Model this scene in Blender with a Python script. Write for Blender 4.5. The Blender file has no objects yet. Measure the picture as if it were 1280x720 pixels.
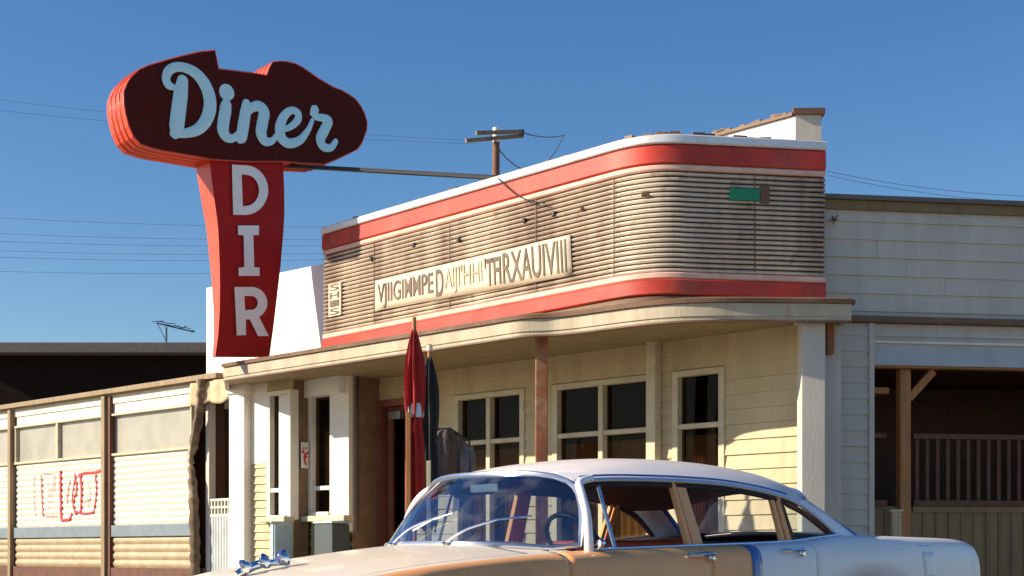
import bpy, bmesh, math, random
from mathutils import Vector, Matrix
random.seed(7)
R = math.radians
sc = bpy.context.scene
C = sc.collection
F_PX, HY, CH = 1800.0, 690.0, 0.95      # focal length in px of the 1280 px picture, horizon row, eye height

# ------------------------------------------------------------------ materials
def nodes_mat(name):
    m = bpy.data.materials.new(name); m.use_nodes = True
    nt = m.node_tree; nt.nodes.clear()
    out = nt.nodes.new('ShaderNodeOutputMaterial')
    return m, nt, out

def mat(name, col, rough=.6, metal=0., var=.12, scale=6., dirt=None, dirt_amt=.35, dirt_scale=2.5, bump=.15, bscale=60., coat=0., streak=False, spec=.5):
    """paint / wood / metal with mottling, worn or dirty patches and a fine bump"""
    m, nt, out = nodes_mat(name)
    N = nt.nodes.new; L = nt.links.new
    b = N('ShaderNodeBsdfPrincipled'); L(b.outputs[0], out.inputs[0])
    geo = N('ShaderNodeTexCoord'); src = geo.outputs['Object']
    mp = N('ShaderNodeMapping'); L(src, mp.inputs[0])
    if streak: mp.inputs['Scale'].default_value = (1, 1, .18)
    n1 = N('ShaderNodeTexNoise'); n1.inputs['Scale'].default_value = scale; n1.inputs['Detail'].default_value = 6; L(mp.outputs[0], n1.inputs[0])
    r1 = N('ShaderNodeMapRange'); r1.inputs[1].default_value = .3; r1.inputs[2].default_value = .7
    r1.inputs[3].default_value = 1 - var; r1.inputs[4].default_value = 1 + var * .6; L(n1.outputs[0], r1.inputs[0])
    mx = N('ShaderNodeMix'); mx.data_type = 'RGBA'; mx.blend_type = 'MULTIPLY'; mx.inputs[0].default_value = 1
    mx.inputs[6].default_value = (*col, 1)
    cb = N('ShaderNodeCombineColor'); [L(r1.outputs[0], cb.inputs[i]) for i in range(3)]
    L(cb.outputs[0], mx.inputs[7]); colout = mx.outputs[2]
    if dirt:
        n2 = N('ShaderNodeTexNoise'); n2.inputs['Scale'].default_value = dirt_scale; n2.inputs['Detail'].default_value = 9; n2.inputs['Roughness'].default_value = .7
        L(mp.outputs[0], n2.inputs[0])
        r2 = N('ShaderNodeMapRange'); r2.inputs[1].default_value = .5; r2.inputs[2].default_value = .72; r2.inputs[4].default_value = dirt_amt; L(n2.outputs[0], r2.inputs[0])
        m2 = N('ShaderNodeMix'); m2.data_type = 'RGBA'; L(r2.outputs[0], m2.inputs[0]); L(colout, m2.inputs[6]); m2.inputs[7].default_value = (*dirt, 1)
        colout = m2.outputs[2]
    L(colout, b.inputs['Base Color'])
    b.inputs['Roughness'].default_value = rough; b.inputs['Metallic'].default_value = metal
    b.inputs['Coat Weight'].default_value = coat; b.inputs['Specular IOR Level'].default_value = spec
    if bump:
        n3 = N('ShaderNodeTexNoise'); n3.inputs['Scale'].default_value = bscale; n3.inputs['Detail'].default_value = 4; L(mp.outputs[0], n3.inputs[0])
        bp = N('ShaderNodeBump'); bp.inputs['Strength'].default_value = bump; bp.inputs['Distance'].default_value = .01; L(n3.outputs[0], bp.inputs['Height']); L(bp.outputs[0], b.inputs['Normal'])
    return m

def glass(name, tint, refl=.12, rough=.02, ior=1.5, rtint=(1, 1, 1), smear=.0):
    m, nt, out = nodes_mat(name)
    N = nt.nodes.new; L = nt.links.new
    tr = N('ShaderNodeBsdfTransparent'); tr.inputs[0].default_value = (*tint, 1)
    gl = N('ShaderNodeBsdfGlossy'); gl.inputs[0].default_value = (*rtint, 1); gl.inputs['Roughness'].default_value = rough
    fr = N('ShaderNodeFresnel'); ge = N('ShaderNodeNewGeometry'); mr = N('ShaderNodeMapRange')
    mr.inputs[3].default_value = ior; mr.inputs[4].default_value = 1 / ior; L(ge.outputs['Backfacing'], mr.inputs[0]); L(mr.outputs[0], fr.inputs[0])
    ad = N('ShaderNodeMath'); ad.operation = 'ADD'; ad.use_clamp = True; ad.inputs[1].default_value = refl; L(fr.outputs[0], ad.inputs[0])
    mx = N('ShaderNodeMixShader'); L(ad.outputs[0], mx.inputs[0]); L(tr.outputs[0], mx.inputs[1]); L(gl.outputs[0], mx.inputs[2])
    n = N('ShaderNodeTexNoise'); n.inputs['Scale'].default_value = 2.2
    tc = N('ShaderNodeTexCoord'); L(tc.outputs['Object'], n.inputs[0])
    bp = N('ShaderNodeBump'); bp.inputs['Strength'].default_value = .12; bp.inputs['Distance'].default_value = .02; L(n.outputs[0], bp.inputs['Height']); L(bp.outputs[0], gl.inputs['Normal'])
    last = mx
    if smear:
        df = N('ShaderNodeBsdfDiffuse'); df.inputs[0].default_value = (.55, .58, .6, 1)
        n2 = N('ShaderNodeTexNoise'); n2.inputs['Scale'].default_value = 5; n2.inputs['Detail'].default_value = 8; L(tc.outputs['Object'], n2.inputs[0])
        r2 = N('ShaderNodeMapRange'); r2.inputs[1].default_value = .5; r2.inputs[2].default_value = .75; r2.inputs[4].default_value = smear; L(n2.outputs[0], r2.inputs[0])
        m3 = N('ShaderNodeMixShader'); L(r2.outputs[0], m3.inputs[0]); L(mx.outputs[0], m3.inputs[1]); L(df.outputs[0], m3.inputs[2]); last = m3
    L(last.outputs[0], out.inputs[0])
    return m

M = {}
M['white'] = mat('white_paint', (.76, .71, .61), .65, dirt=(.42, .33, .22), dirt_amt=.35, streak=True)
M['whitewall'] = mat('white_wall_paint', (.80, .80, .78), .7, var=.05, dirt=(.6, .56, .5), dirt_amt=.2)
M['cream'] = mat('cream_siding_paint', (.57, .47, .29), .65, dirt=(.34, .22, .10), dirt_amt=.55, streak=True)
M['creamtrim'] = mat('cream_trim_paint', (.60, .53, .37), .55, dirt=(.35, .24, .13), dirt_amt=.4, dirt_scale=4)
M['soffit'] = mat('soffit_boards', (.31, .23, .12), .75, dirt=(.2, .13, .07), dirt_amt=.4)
M['greysiding'] = mat('grey_siding_and_shade_paint', (.56, .52, .45), .7, var=.1, dirt=(.38, .36, .34), dirt_amt=.35, streak=True)
M['bluebeam'] = mat('blue_grey_beam', (.42, .47, .49), .6, dirt=(.3, .3, .28), dirt_amt=.3)
M['red'] = mat('marquee_red_paint', (.60, .036, .012), .5, var=.42, scale=2, dirt=(.42, .13, .08), dirt_amt=.6, dirt_scale=2.2, coat=.2)
M['redside'] = mat('sign_red_edge', (.72, .08, .035), .4, var=.15, scale=4)
M['signred'] = mat('sign_face_red', (.42, .012, .010), .5, spec=.2, var=.12, scale=3)
M['signdark'] = mat('sign_face_maroon', (.085, .008, .004), .6, spec=.15, var=.15, scale=3)
M['pink'] = mat('faded_pink_paint', (.80, .50, .40), .5, var=.15, dirt=(.5, .2, .12), dirt_amt=.4)
M['cap'] = mat('white_metal_cap', (.82, .82, .82), .35, metal=.3, var=.1, scale=5, dirt=(.45, .30, .2), dirt_amt=.5, dirt_scale=3)
M['flash'] = mat('brown_flashing', (.16, .085, .05), .6, dirt=(.3, .2, .12), dirt_amt=.6)
M['letterblue'] = mat('pale_blue_letter', (.55, .88, .97), .35, var=.04)
M['letterwhite'] = mat('white_letter', (.92, .90, .88), .4, var=.04)
M['ink'] = mat('faded_black_lettering', (.17, .125, .09), .7, var=.4)
M['inkfaint'] = mat('sun_bleached_lettering', (.46, .40, .27), .7, var=.3)
M['banner'] = mat('bleached_banner', (.70, .58, .44), .6, var=.06, dirt=(.6, .5, .36), dirt_amt=.4, dirt_scale=4)
M['black'] = mat('black_metal', (.02, .02, .022), .5)
M['wood'] = mat('orange_brown_wood', (.42, .18, .06), .6, var=.25, scale=14, streak=True)
M['rust'] = mat('rust_stained_post', (.30, .11, .045), .75, var=.35, scale=8, dirt=(.5, .4, .28), dirt_amt=.6)
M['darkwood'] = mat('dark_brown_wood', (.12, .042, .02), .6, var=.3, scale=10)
M['shadewall'] = mat('brown_shaded_return', (.22, .135, .07), .7, var=.2, dirt=(.12, .08, .05), dirt_amt=.4)  # brown that puts the shade of the right-facing returns into the wall
M['doorred'] = mat('dull_red_door', (.22, .07, .045), .5, var=.2)
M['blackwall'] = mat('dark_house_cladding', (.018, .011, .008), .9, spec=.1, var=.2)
M['greyroof'] = mat('grey_roof_edge', (.15, .13, .12), .7)
M['olive'] = mat('olive_board', (.24, .16, .075), .7, var=.25, scale=9, streak=True)
M['tan'] = mat('tan_wood', (.31, .225, .13), .65, var=.25, scale=12, dirt=(.2, .12, .06), dirt_amt=.5, streak=True)
M['shutter'] = mat('cream_shutter_metal', (.74, .68, .57), .45, var=.08, dirt=(.5, .36, .2), dirt_amt=.35, dirt_scale=3)
M['tanshutter'] = mat('tan_ribbed_base', (.44, .34, .21), .5, var=.15, dirt=(.3, .2, .1), dirt_amt=.4)
M['frost'] = mat('frosted_pane', (.40, .38, .32), .25, var=.2, scale=2.5, dirt=(.36, .33, .27), dirt_amt=.5, dirt_scale=5)
M['bluestripe'] = mat('slate_blue_sill', (.18, .23, .27), .5, var=.15)
M['graffiti'] = mat('red_spray_paint', (.55, .04, .06), .7, var=.3, scale=20)
M['graffitifaint'] = mat('faded_pink_spray', (.66, .26, .24), .7, var=.3, scale=20)
M['canvas'] = mat('canvas_cloth', (.60, .48, .30), .85, var=.25, dirt=(.3, .2, .1), dirt_amt=.5)
M['twist'] = mat('weathered_brown_canvas', (.13, .09, .055), .85, var=.35, scale=9, dirt=(.6, .5, .34), dirt_amt=.7, dirt_scale=3)
M['redcloth'] = mat('red_cloth', (.34, .012, .010), .8, var=.2, scale=12)
M['navycloth'] = mat('dark_navy_cloth', (.02, .026, .03), .85, var=.3, scale=10)
M['tealcloth'] = mat('teal_cloth', (.12, .20, .19), .85)
M['emblem'] = mat('pale_blue_print', (.5, .66, .72), .7)
M['greycloth'] = mat('grey_cloth', (.10, .08, .08), .9, var=.3, scale=9)
M['bluegreycloth'] = mat('blue_grey_cloth', (.14, .16, .2), .9, var=.3, scale=9)
M['crateblue'] = mat('pale_blue_paint', (.42, .56, .62), .6, dirt=(.3, .28, .24), dirt_amt=.4)
M['cratedark'] = mat('dark_slate_paint', (.06, .08, .09), .6)
M['asphalt'] = mat('pale_worn_asphalt', (.20, .17, .135), .9, var=.2, scale=3, bump=.4, bscale=200)
M['concrete'] = mat('concrete_slab', (.26, .23, .19), .85, var=.15, scale=2)
M['green'] = mat('green_enamel', (.012, .26, .12), .4, var=.1)
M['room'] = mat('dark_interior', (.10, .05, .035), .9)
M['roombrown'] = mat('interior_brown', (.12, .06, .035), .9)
M['curtain'] = mat('tan_cafe_curtain', (.50, .38, .22), .85, var=.15, scale=8)
M['wire'] = mat('grey_wire', (.12, .14, .17), .6, bump=0)
M['white2'] = mat('bright_white_trim', (.80, .76, .68), .55, var=.05, dirt=(.6, .5, .38), dirt_amt=.25)
M['poleclr'] = mat('pole_brown', (.22, .10, .055), .8, var=.3, scale=12)
M['pane'] = glass('window_pane', (.60, .52, .45), .0, ior=1.12)
M['paneclear'] = glass('clear_pane', (.75, .75, .72), .05)
# car
M['carwhite'] = mat('car_white_enamel', (.86, .83, .84), .34, var=.03, scale=1.5, bump=0, coat=.25, dirt=(.66, .62, .56), dirt_amt=.2)
M['carorange'] = mat('car_apricot_enamel', (.92, .43, .16), .42, var=.07, scale=1.2, bump=0, coat=.12, dirt=(.48, .24, .12), dirt_amt=.3)
M['carcream'] = mat('car_cream_enamel', (.86, .75, .61), .34, var=.04, scale=1.5, bump=0, coat=.2, dirt=(.74, .50, .32), dirt_amt=.3)
M['carblue'] = mat('car_blue_trim', (.03, .12, .42), .25, bump=0, coat=.5)
M['chrome'] = mat('chrome', (.80, .82, .86), .08, metal=1, var=.03, bump=0)
M['dullchrome'] = mat('brushed_bright_trim', (.62, .66, .75), .22, metal=.9, var=.05, bump=0)
M['cobalt'] = mat('reflected_sky_blue', (.04, .06, .42), .2, bump=0, coat=.6)
M['rubber'] = mat('black_rubber', (.02, .018, .018), .7)
M['carinner'] = mat('dark_shut_line', (.02, .015, .012), .9, bump=0)
M['headliner'] = mat('brown_headliner', (.13, .06, .04), .9)
M['seatred'] = mat('orange_red_vinyl', (.60, .09, .03), .45, var=.1)
M['seatdark'] = mat('oxblood_vinyl', (.12, .035, .03), .5)
M['windshield'] = glass('windshield_glass', (.42, .50, .60), .18, .03, rtint=(.70, .82, 1), smear=.14)
M['sideglass'] = glass('side_glass', (.80, .86, .84), .01, .02, ior=1.3)
M['backglass'] = glass('back_glass', (.75, .8, .85), .03, .03, rtint=(.5, .65, 1))
M['taillamp'] = mat('red_lens', (.35, .01, .01), .2, bump=0, coat=.5)
M['lens'] = mat('headlamp_lens', (.7, .72, .74), .1, bump=0, coat=1)

def corrugated_mat():
    """weathered ribbed metal: cream paint wearing to bare brown metal in patches, with painted light and dark streaks"""
    m, nt, out = nodes_mat('ribbed_marquee_metal')
    N = nt.nodes.new; L = nt.links.new
    b = N('ShaderNodeBsdfPrincipled'); L(b.outputs[0], out.inputs[0])
    tc = N('ShaderNodeTexCoord')
    mpv = N('ShaderNodeMapping'); mpv.inputs['Scale'].default_value = (1, 1, .12); L(tc.outputs['Object'], mpv.inputs[0])  # stretched upright: light and dark bands painted into the sheet
    n1 = N('ShaderNodeTexNoise'); n1.inputs['Scale'].default_value = 1.6; n1.inputs['Detail'].default_value = 7; n1.inputs['Roughness'].default_value = .6; L(mpv.outputs[0], n1.inputs[0])
    n2 = N('ShaderNodeTexNoise'); n2.inputs['Scale'].default_value = 9; n2.inputs['Detail'].default_value = 6; L(tc.outputs['Object'], n2.inputs[0])
    r = N('ShaderNodeValToRGB'); e = r.color_ramp.elements
    e[0].position = .38; e[0].color = (.92, .82, .68, 1); e[1].position = .64; e[1].color = (.47, .37, .30, 1)
    L(n1.outputs[0], r.inputs[0])
    r2 = N('ShaderNodeMapRange'); r2.inputs[1].default_value = .58; r2.inputs[2].default_value = .8; r2.inputs[4].default_value = .7; L(n2.outputs[0], r2.inputs[0])
    mx = N('ShaderNodeMix'); mx.data_type = 'RGBA'; L(r2.outputs[0], mx.inputs[0]); L(r.outputs[0], mx.inputs[6]); mx.inputs[7].default_value = (.24, .14, .09, 1)
    L(mx.outputs[2], b.inputs['Base Color'])
    b.inputs['Metallic'].default_value = .5; b.inputs['Roughness'].default_value = .38
    return m
M['ribs'] = corrugated_mat()
M['groove'] = mat('shaded_rib_groove', (.14, .085, .055), .8)  # dark colour paints shade into the gaps between ribs

# ------------------------------------------------------------------ mesh builder
class MB:
    def __init__(s): s.v = []; s.f = []; s.mi = []; s.cur = 0
    def add(s, vs, fs):
        o = len(s.v); s.v += [Vector(v) for v in vs]
        for f in fs: s.f.append([o + i for i in f]); s.mi.append(s.cur)
    def hexa(s, p):      # 8 points: bottom 4, top 4
        s.add(p, [(0, 3, 2, 1), (4, 5, 6, 7), (0, 1, 5, 4), (1, 2, 6, 5), (2, 3, 7, 6), (3, 0, 4, 7)])
    def box(s, x0, x1, y0, y1, z0, z1):
        s.hexa([(x0, y0, z0), (x1, y0, z0), (x1, y1, z0), (x0, y1, z0), (x0, y0, z1), (x1, y0, z1), (x1, y1, z1), (x0, y1, z1)])
    def bar(s, a, b, w, h, up=(0, 0, 1)):
        a, b = Vector(a), Vector(b); d = (b - a).normalized(); sd = d.cross(Vector(up))
        if sd.length < 1e-4: sd = Vector((1, 0, 0))
        sd.normalize(); u = sd.cross(d)
        q = lambda p: [p + sd * sx * w / 2 + u * sy * h / 2 for sx, sy in ((-1, -1), (1, -1), (1, 1), (-1, 1))]
        s.hexa(q(a) + q(b))
    def tube(s, pts, r, n=10, closed=False, flat=None):
        """round section along pts; r number or list; flat=(normal, factor) squashes the section along normal"""
        P = [Vector(p) for p in pts]; K = len(P); rr = r if isinstance(r, (list, tuple)) else [r] * K
        ref = None; rings = []
        for i, p in enumerate(P):
            a = P[(i - 1) % K] if (closed or i > 0) else P[i]; b = P[(i + 1) % K] if (closed or i < K - 1) else P[i]
            t = (b - a).normalized()
            if ref is None:
                ref = t.orthogonal().normalized()
            ref = (ref - t * ref.dot(t))
            if ref.length < 1e-6: ref = t.orthogonal()
            ref.normalize(); bn = t.cross(ref)
            ring = []
            for k in range(n):
                an = 2 * math.pi * k / n; o = (ref * math.cos(an) + bn * math.sin(an)) * rr[i]
                if flat: nn = flat[0]; o = o - nn * o.dot(nn) * (1 - flat[1])
                ring.append(p + o)
            rings.append(ring)
        vs = [v for ring in rings for v in ring]; fs = []
        for i in range(K if closed else K - 1):
            j = (i + 1) % K
            for k in range(n): fs.append((i * n + k, i * n + (k + 1) % n, j * n + (k + 1) % n, j * n + k))
        if not closed: fs.append(tuple(range(n - 1, -1, -1))); fs.append(tuple((K - 1) * n + k for k in range(n)))
        s.add(vs, fs)
    def grid(s, fn, nu, nv):
        vs = [fn(i / nu, j / nv) for i in range(nu + 1) for j in range(nv + 1)]
        s.add(vs, [(i * (nv + 1) + j, (i + 1) * (nv + 1) + j, (i + 1) * (nv + 1) + j + 1, i * (nv + 1) + j + 1) for i in range(nu) for j in range(nv)])
    def prism(s, poly, ext):
        ext = Vector(ext); n = len(poly); P = [Vector(p) for p in poly]
        s.add(P + [p + ext for p in P], [tuple(range(n - 1, -1, -1)), tuple(range(n, 2 * n))] + [(i, (i + 1) % n, (i + 1) % n + n, i + n) for i in range(n)])
    def lathe(s, prof, n=24, mtx=None):
        """prof (r, h) about z"""
        vs = [Vector((r * math.cos(2 * math.pi * k / n), r * math.sin(2 * math.pi * k / n), h)) for r, h in prof for k in range(n)]
        if mtx is not None: vs = [mtx @ v for v in vs]
        fs = [(i * n + k, i * n + (k + 1) % n, (i + 1) * n + (k + 1) % n, (i + 1) * n + k) for i in range(len(prof) - 1) for k in range(n)]
        fs += [tuple(range(n - 1, -1, -1)), tuple((len(prof) - 1) * n + k for k in range(n))]
        s.add(vs, fs)
    def build(s, name, mats, parent=None, smooth=False, bevel=0, solid=0, recalc=True, label=None):
        me = bpy.data.meshes.new(name)
        me.from_pydata([tuple(v) for v in s.v], [], s.f)
        for m in (mats if isinstance(mats, (list, tuple)) else [mats]): me.materials.append(m)
        for p, i in zip(me.polygons, s.mi): p.material_index = i; p.use_smooth = smooth
        if recalc:
            bm = bmesh.new(); bm.from_mesh(me); bmesh.ops.recalc_face_normals(bm, faces=bm.faces); bm.to_mesh(me); bm.free()
        o = bpy.data.objects.new(name, me); C.objects.link(o)
        if parent is not None: o.parent = parent
        if solid: md = o.modifiers.new('s', 'SOLIDIFY'); md.thickness = solid; md.offset = -1
        if bevel: md = o.modifiers.new('b', 'BEVEL'); md.width = bevel; md.segments = 2; md.limit_method = 'ANGLE'
        if smooth and not bevel:
            try: me.shade_smooth(); me.set_sharp_from_angle(angle=R(40))
            except Exception: pass
        if label: o['label'] = label
        return o

def tag(o, label, cat=None, group=None, kind=None):
    if label: o['label'] = label
    if cat: o['category'] = cat
    if group: o['group'] = group
    if kind: o['kind'] = kind
    return o
def empty(name, loc, label, cat, group=None, rz=0):
    o = bpy.data.objects.new(name, None); C.objects.link(o); o.location = loc; o.rotation_euler = (0, 0, rz); o.empty_display_size = .2
    return tag(o, label, cat, group)
class LB(MB):
    """collects world-space shapes but links them under an Empty standing at loc"""
    def into(s, name, mats, root, **k):
        L = root.location
        s.v = [v - L for v in s.v]
        return s.build(name, mats, root, **k)

def ray(px, py): return Vector(((px - 640) / F_PX, 1, (HY - py) / F_PX))
EYE = Vector((0, 0, CH))
JR = random.Random(3)
class Wall:
    """a vertical plane: origin, plan direction d (any sign), outward normal towards the viewer"""
    def __init__(s, x, y, dx, dy):
        l = math.hypot(dx, dy); s.o = Vector((x, y, 0)); s.d = Vector((dx / l, dy / l, 0))
        n = Vector((s.d.y, -s.d.x, 0)); s.n = n if n.dot(-s.o) > 0 else -n
    def at(s, px, py, out=0):
        """(m, z) where the sight line of a picture point meets the plane moved out by 'out'"""
        r = ray(px, py); o = s.o + s.n * out
        t = s.n.dot(o - EYE) / s.n.dot(r); p = EYE + r * t
        return (p - o).dot(s.d), p.z
    def P(s, m, z, out=0):
        p = s.o + s.d * m + s.n * out; return Vector((p.x, p.y, z))
    def box(s, mb, m0, m1, z0, z1, o0, o1):
        p = [s.P(m0, z0, o0), s.P(m1, z0, o0), s.P(m1, z0, o1), s.P(m0, z0, o1)]
        mb.hexa(p + [Vector((q.x, q.y, z1)) for q in p])
    def siding(s, mb, m0, m1, z0, z1, pitch=.145, out=0, lap=.018, th=.03):
        a, b = min(m0, m1), max(m0, m1)
        k = math.floor(z0 / pitch)
        while k * pitch < z1 - 1e-4:
            za, zb = max(k * pitch, z0), min((k + 1) * pitch, z1)
            if zb - za > .004:
                sa = lap * (1 - (za - k * pitch) / pitch); sb = lap * (1 - (zb - k * pitch) / pitch)
                cuts = [a]; mm = a + JR.uniform(.4, 2.6)
                while mm < b - .35: cuts.append(mm); mm += JR.uniform(1.5, 2.8)
                cuts.append(b)
                for ma, mb2 in zip(cuts, cuts[1:]):
                    vs = []; jt = JR.uniform(-.0015, .0025); dz = JR.uniform(0, .003) if zb - za > .05 else 0
                    for m in (ma, mb2 - (.0035 if mb2 < b else 0)):
                        vs += [s.P(m, za, out - th), s.P(m, za + dz, out + sa + jt), s.P(m, zb + dz * .5, out + sb + jt), s.P(m, zb, out - th)]
                    mb.add(vs, [(0, 1, 2, 3), (4, 7, 6, 5), (0, 4, 5, 1), (1, 5, 6, 2), (2, 6, 7, 3), (3, 7, 4, 0)])
            k += 1
    def ribs(s, mb, m0, m1, z0, z1, pitch=.07, depth=.02, out=0):
        n = int((z1 - z0) / pitch); a, b = min(m0, m1), max(m0, m1); prof = []
        for i in range(n * 6 + 1):
            z = z0 + (z1 - z0) * i / (n * 6); ph = (i % 6) / 6
            prof.append((z, out + depth * abs(math.sin(math.pi * ph))))
        mb.grid(lambda i, j: s.P(a + (b - a) * i, prof[round(j * (len(prof) - 1))][0], prof[round(j * (len(prof) - 1))][1]), 1, len(prof) - 1)

def catmull(pts, n=8, closed=False):
    P = [Vector(p) for p in pts]; K = len(P); out = []
    for i in range(K if closed else K - 1):
        g = lambda j: P[j % K] if closed else P[max(0, min(K - 1, j))]
        a, b, c, d = g(i - 1), g(i), g(i + 1), g(i + 2)
        for k in range(n):
            t = k / n
            out.append(.5 * ((2 * b) + (c - a) * t + (2 * a - 5 * b + 4 * c - d) * t * t + (3 * b - a - 3 * c + d) * t ** 3))
    if not closed: out.append(P[-1])
    return out
def interp(tab, x):
    if x <= tab[0][0]: return tab[0][1]
    for (a, b), (c, d) in zip(tab, tab[1:]):
        if x <= c: return b + (d - b) * (x - a) / (c - a)
    return tab[-1][1]
def sinterp(tab, x):
    """smooth (monotone-ish cubic) interpolation"""
    n = len(tab)
    if x <= tab[0][0]: return tab[0][1]
    if x >= tab[-1][0]: return tab[-1][1]
    def sl(i):
        if i == 0: return (tab[1][1] - tab[0][1]) / (tab[1][0] - tab[0][0])
        if i == n - 1: return (tab[-1][1] - tab[-2][1]) / (tab[-1][0] - tab[-2][0])
        return (tab[i + 1][1] - tab[i - 1][1]) / (tab[i + 1][0] - tab[i - 1][0])
    for i in range(n - 1):
        if x <= tab[i + 1][0]:
            h = tab[i + 1][0] - tab[i][0]; t = (x - tab[i][0]) / h
            return ((2 * t**3 - 3 * t * t + 1) * tab[i][1] + (t**3 - 2 * t * t + t) * h * sl(i) + (-2 * t**3 + 3 * t * t) * tab[i + 1][1] + (t**3 - t * t) * h * sl(i + 1))

def flat_shape(loops, fn, th, material_, name, parent):
    """filled outline with holes (2D points), mapped through fn(x, y, depth) and given thickness"""
    cu = bpy.data.curves.new('c', 'CURVE'); cu.dimensions = '2D'; cu.fill_mode = 'BOTH'; cu.extrude = .5
    for lp in loops:
        sp = cu.splines.new('POLY'); sp.points.add(len(lp) - 1); sp.use_cyclic_u = True
        for q, (x, y) in zip(sp.points, lp): q.co = (x, y, 0, 1)
    return curve_to_mesh(cu, fn, th, material_, name, parent)
def curve_to_mesh(cu, fn, th, material_, name, parent):
    t = bpy.data.objects.new('t', cu); C.objects.link(t); bpy.context.view_layer.update()
    me = bpy.data.meshes.new_from_object(t.evaluated_get(bpy.context.evaluated_depsgraph_get()))
    bpy.data.objects.remove(t)
    L = parent.location if parent is not None and parent.type == 'EMPTY' else Vector((0, 0, 0))
    par = parent
    while par is not None and par.type != 'EMPTY': par = par.parent
    if par is not None: L = par.location
    for v in me.vertices: v.co = fn(v.co.x, v.co.y, (v.co.z + .5) * th) - L
    me.materials.clear(); me.materials.append(material_)
    bm = bmesh.new(); bm.from_mesh(me); bmesh.ops.recalc_face_normals(bm, faces=bm.faces); bm.to_mesh(me); bm.free()
    o = bpy.data.objects.new(name, me); C.objects.link(o); o.parent = parent
    return o
def text_shape(txt, fn, th, material_, name, parent, bold=0.):
    """text normalised to the unit box, mapped through fn(x, y, depth)"""
    cu = bpy.data.curves.new('t', 'FONT'); cu.body = txt; cu.extrude = .5; cu.offset = bold
    t = bpy.data.objects.new('t', cu); C.objects.link(t); bpy.context.view_layer.update()
    me = t.to_mesh(); xs = [v.co.x for v in me.vertices]; ys = [v.co.y for v in me.vertices]
    x0, x1, y0, y1 = min(xs), max(xs), min(ys), max(ys); t.to_mesh_clear(); bpy.data.objects.remove(t)
    return curve_to_mesh(cu, lambda x, y, d: fn((x - x0) / (x1 - x0), (y - y0) / (y1 - y0), d), th, material_, name, parent)

# ------------------------------------------------------------------ camera, sky, sun
cam = bpy.data.cameras.new('camera'); co = bpy.data.objects.new('camera', cam); C.objects.link(co)
co.location = EYE; co.rotation_euler = (R(90), 0, 0)
cam.sensor_width = 36; cam.lens = 36 * F_PX / 1280; cam.shift_y = (HY - 360) / 1280; cam.clip_end = 3000
sc.camera = co
SUN_EL, SUN_IN = 27.0, 8.0            # elevation; degrees in front of the picture plane, coming from the left
sv = Vector((-math.cos(R(SUN_IN)) * math.cos(R(SUN_EL)), -math.sin(R(SUN_IN)) * math.cos(R(SUN_EL)), math.sin(R(SUN_EL))))
sl = bpy.data.lights.new('sun', 'SUN'); sl.energy = 5.0; sl.angle = R(.5); sl.color = (1, .86, .66)
so = bpy.data.objects.new('sun', sl); C.objects.link(so); so.rotation_euler = (-sv).to_track_quat('-Z', 'Y').to_euler()
w = bpy.data.worlds.new('World'); sc.world = w; w.use_nodes = True
nt = w.node_tree; nt.nodes.clear()
wo = nt.nodes.new('ShaderNodeOutputWorld'); bg = nt.nodes.new('ShaderNodeBackground'); sk = nt.nodes.new('ShaderNodeTexSky')
sk.sky_type = 'NISHITA'; sk.sun_disc = False; sk.sun_elevation = R(SUN_EL)
sk.sun_rotation = math.atan2(sv.x, sv.y); sk.air_density = 1.0; sk.dust_density = .4; sk.ozone_density = 2.5
hs = nt.nodes.new('ShaderNodeHueSaturation'); hs.inputs['Saturation'].default_value = 1.28; hs.inputs['Hue'].default_value = .505
nt.links.new(sk.outputs[0], hs.inputs['Color']); nt.links.new(hs.outputs[0], bg.inputs[0])
bg.inputs[1].default_value = .086
nt.links.new(bg.outputs[0], wo.inputs[0])
sc.view_settings.view_transform = 'Standard'; sc.view_settings.look = 'None'; sc.view_settings.exposure = 0.64; sc.view_settings.gamma = 1

# ------------------------------------------------------------------ ground
g = MB(); g.box(-400, 400, -60, 900, -.3, 0); tag(g.build('ground', M['asphalt']), None, kind='structure')
g = MB(); g.prism([(-1.2, 12.4, .004), (4.2, 11.9, .004), (14, 12.4, .004), (14, 40, .004), (-16, 40, .004), (-16, 30, .004), (-5.2, 17.0, .004)], (0, 0, .13))
tag(g.build('sidewalk', M['concrete']), None, kind='structure')

# ------------------------------------------------------------------ DINER BUILDING
ZR = lambda zr: CH + zr
diner = empty('diner_building', (0, 16, .13), 'corner diner with rounded ribbed metal marquee, red bands and timber shop front', 'diner')
W0 = Wall(2.72, 13.3, -4.33, 4.23)      # main shop wall under the canopy, m grows to the left
WT = ZR(2.14)                          # wall head, just in the soffit
ZF = .134
# main wall with its window holes (picture columns/rows give the metres on the wall)
def rect(wl, x0, x1, y0, y1):
    """picture box -> (m0, m1, z0, z1), heights taken at the left edge"""
    ma, _ = wl.at(x0, y0); mb_, _ = wl.at(x1, y0); _, zt = wl.at(x0, y0); _, zb = wl.at(x0, y1)
    return min(ma, mb_), max(ma, mb_), min(zt, zb), max(zt, zb)
mdoor0, _ = W0.at(511, 600); mdoor1, _ = W0.at(479, 600)
wins = [(570, 656, 496), (693, 816, 483), (843, 906, 462)]
WS = .95
holes = []
for (x0, x1, yt) in wins:
    m0 = W0.at(x1, 500)[0]; m1 = W0.at(x0, 500)[0]; holes.append([m0, m1, WS, W0.at(x0, yt)[1]])
ztop = sum(h[3] for h in holes) / 3
for h in holes: h[3] = ztop
holes.append([mdoor0, mdoor1, ZF, W0.at(480, 508)[1]])
holes.sort()
mEnd = W0.at(475, 600)[0]
b = LB(); cur = 0
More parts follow.
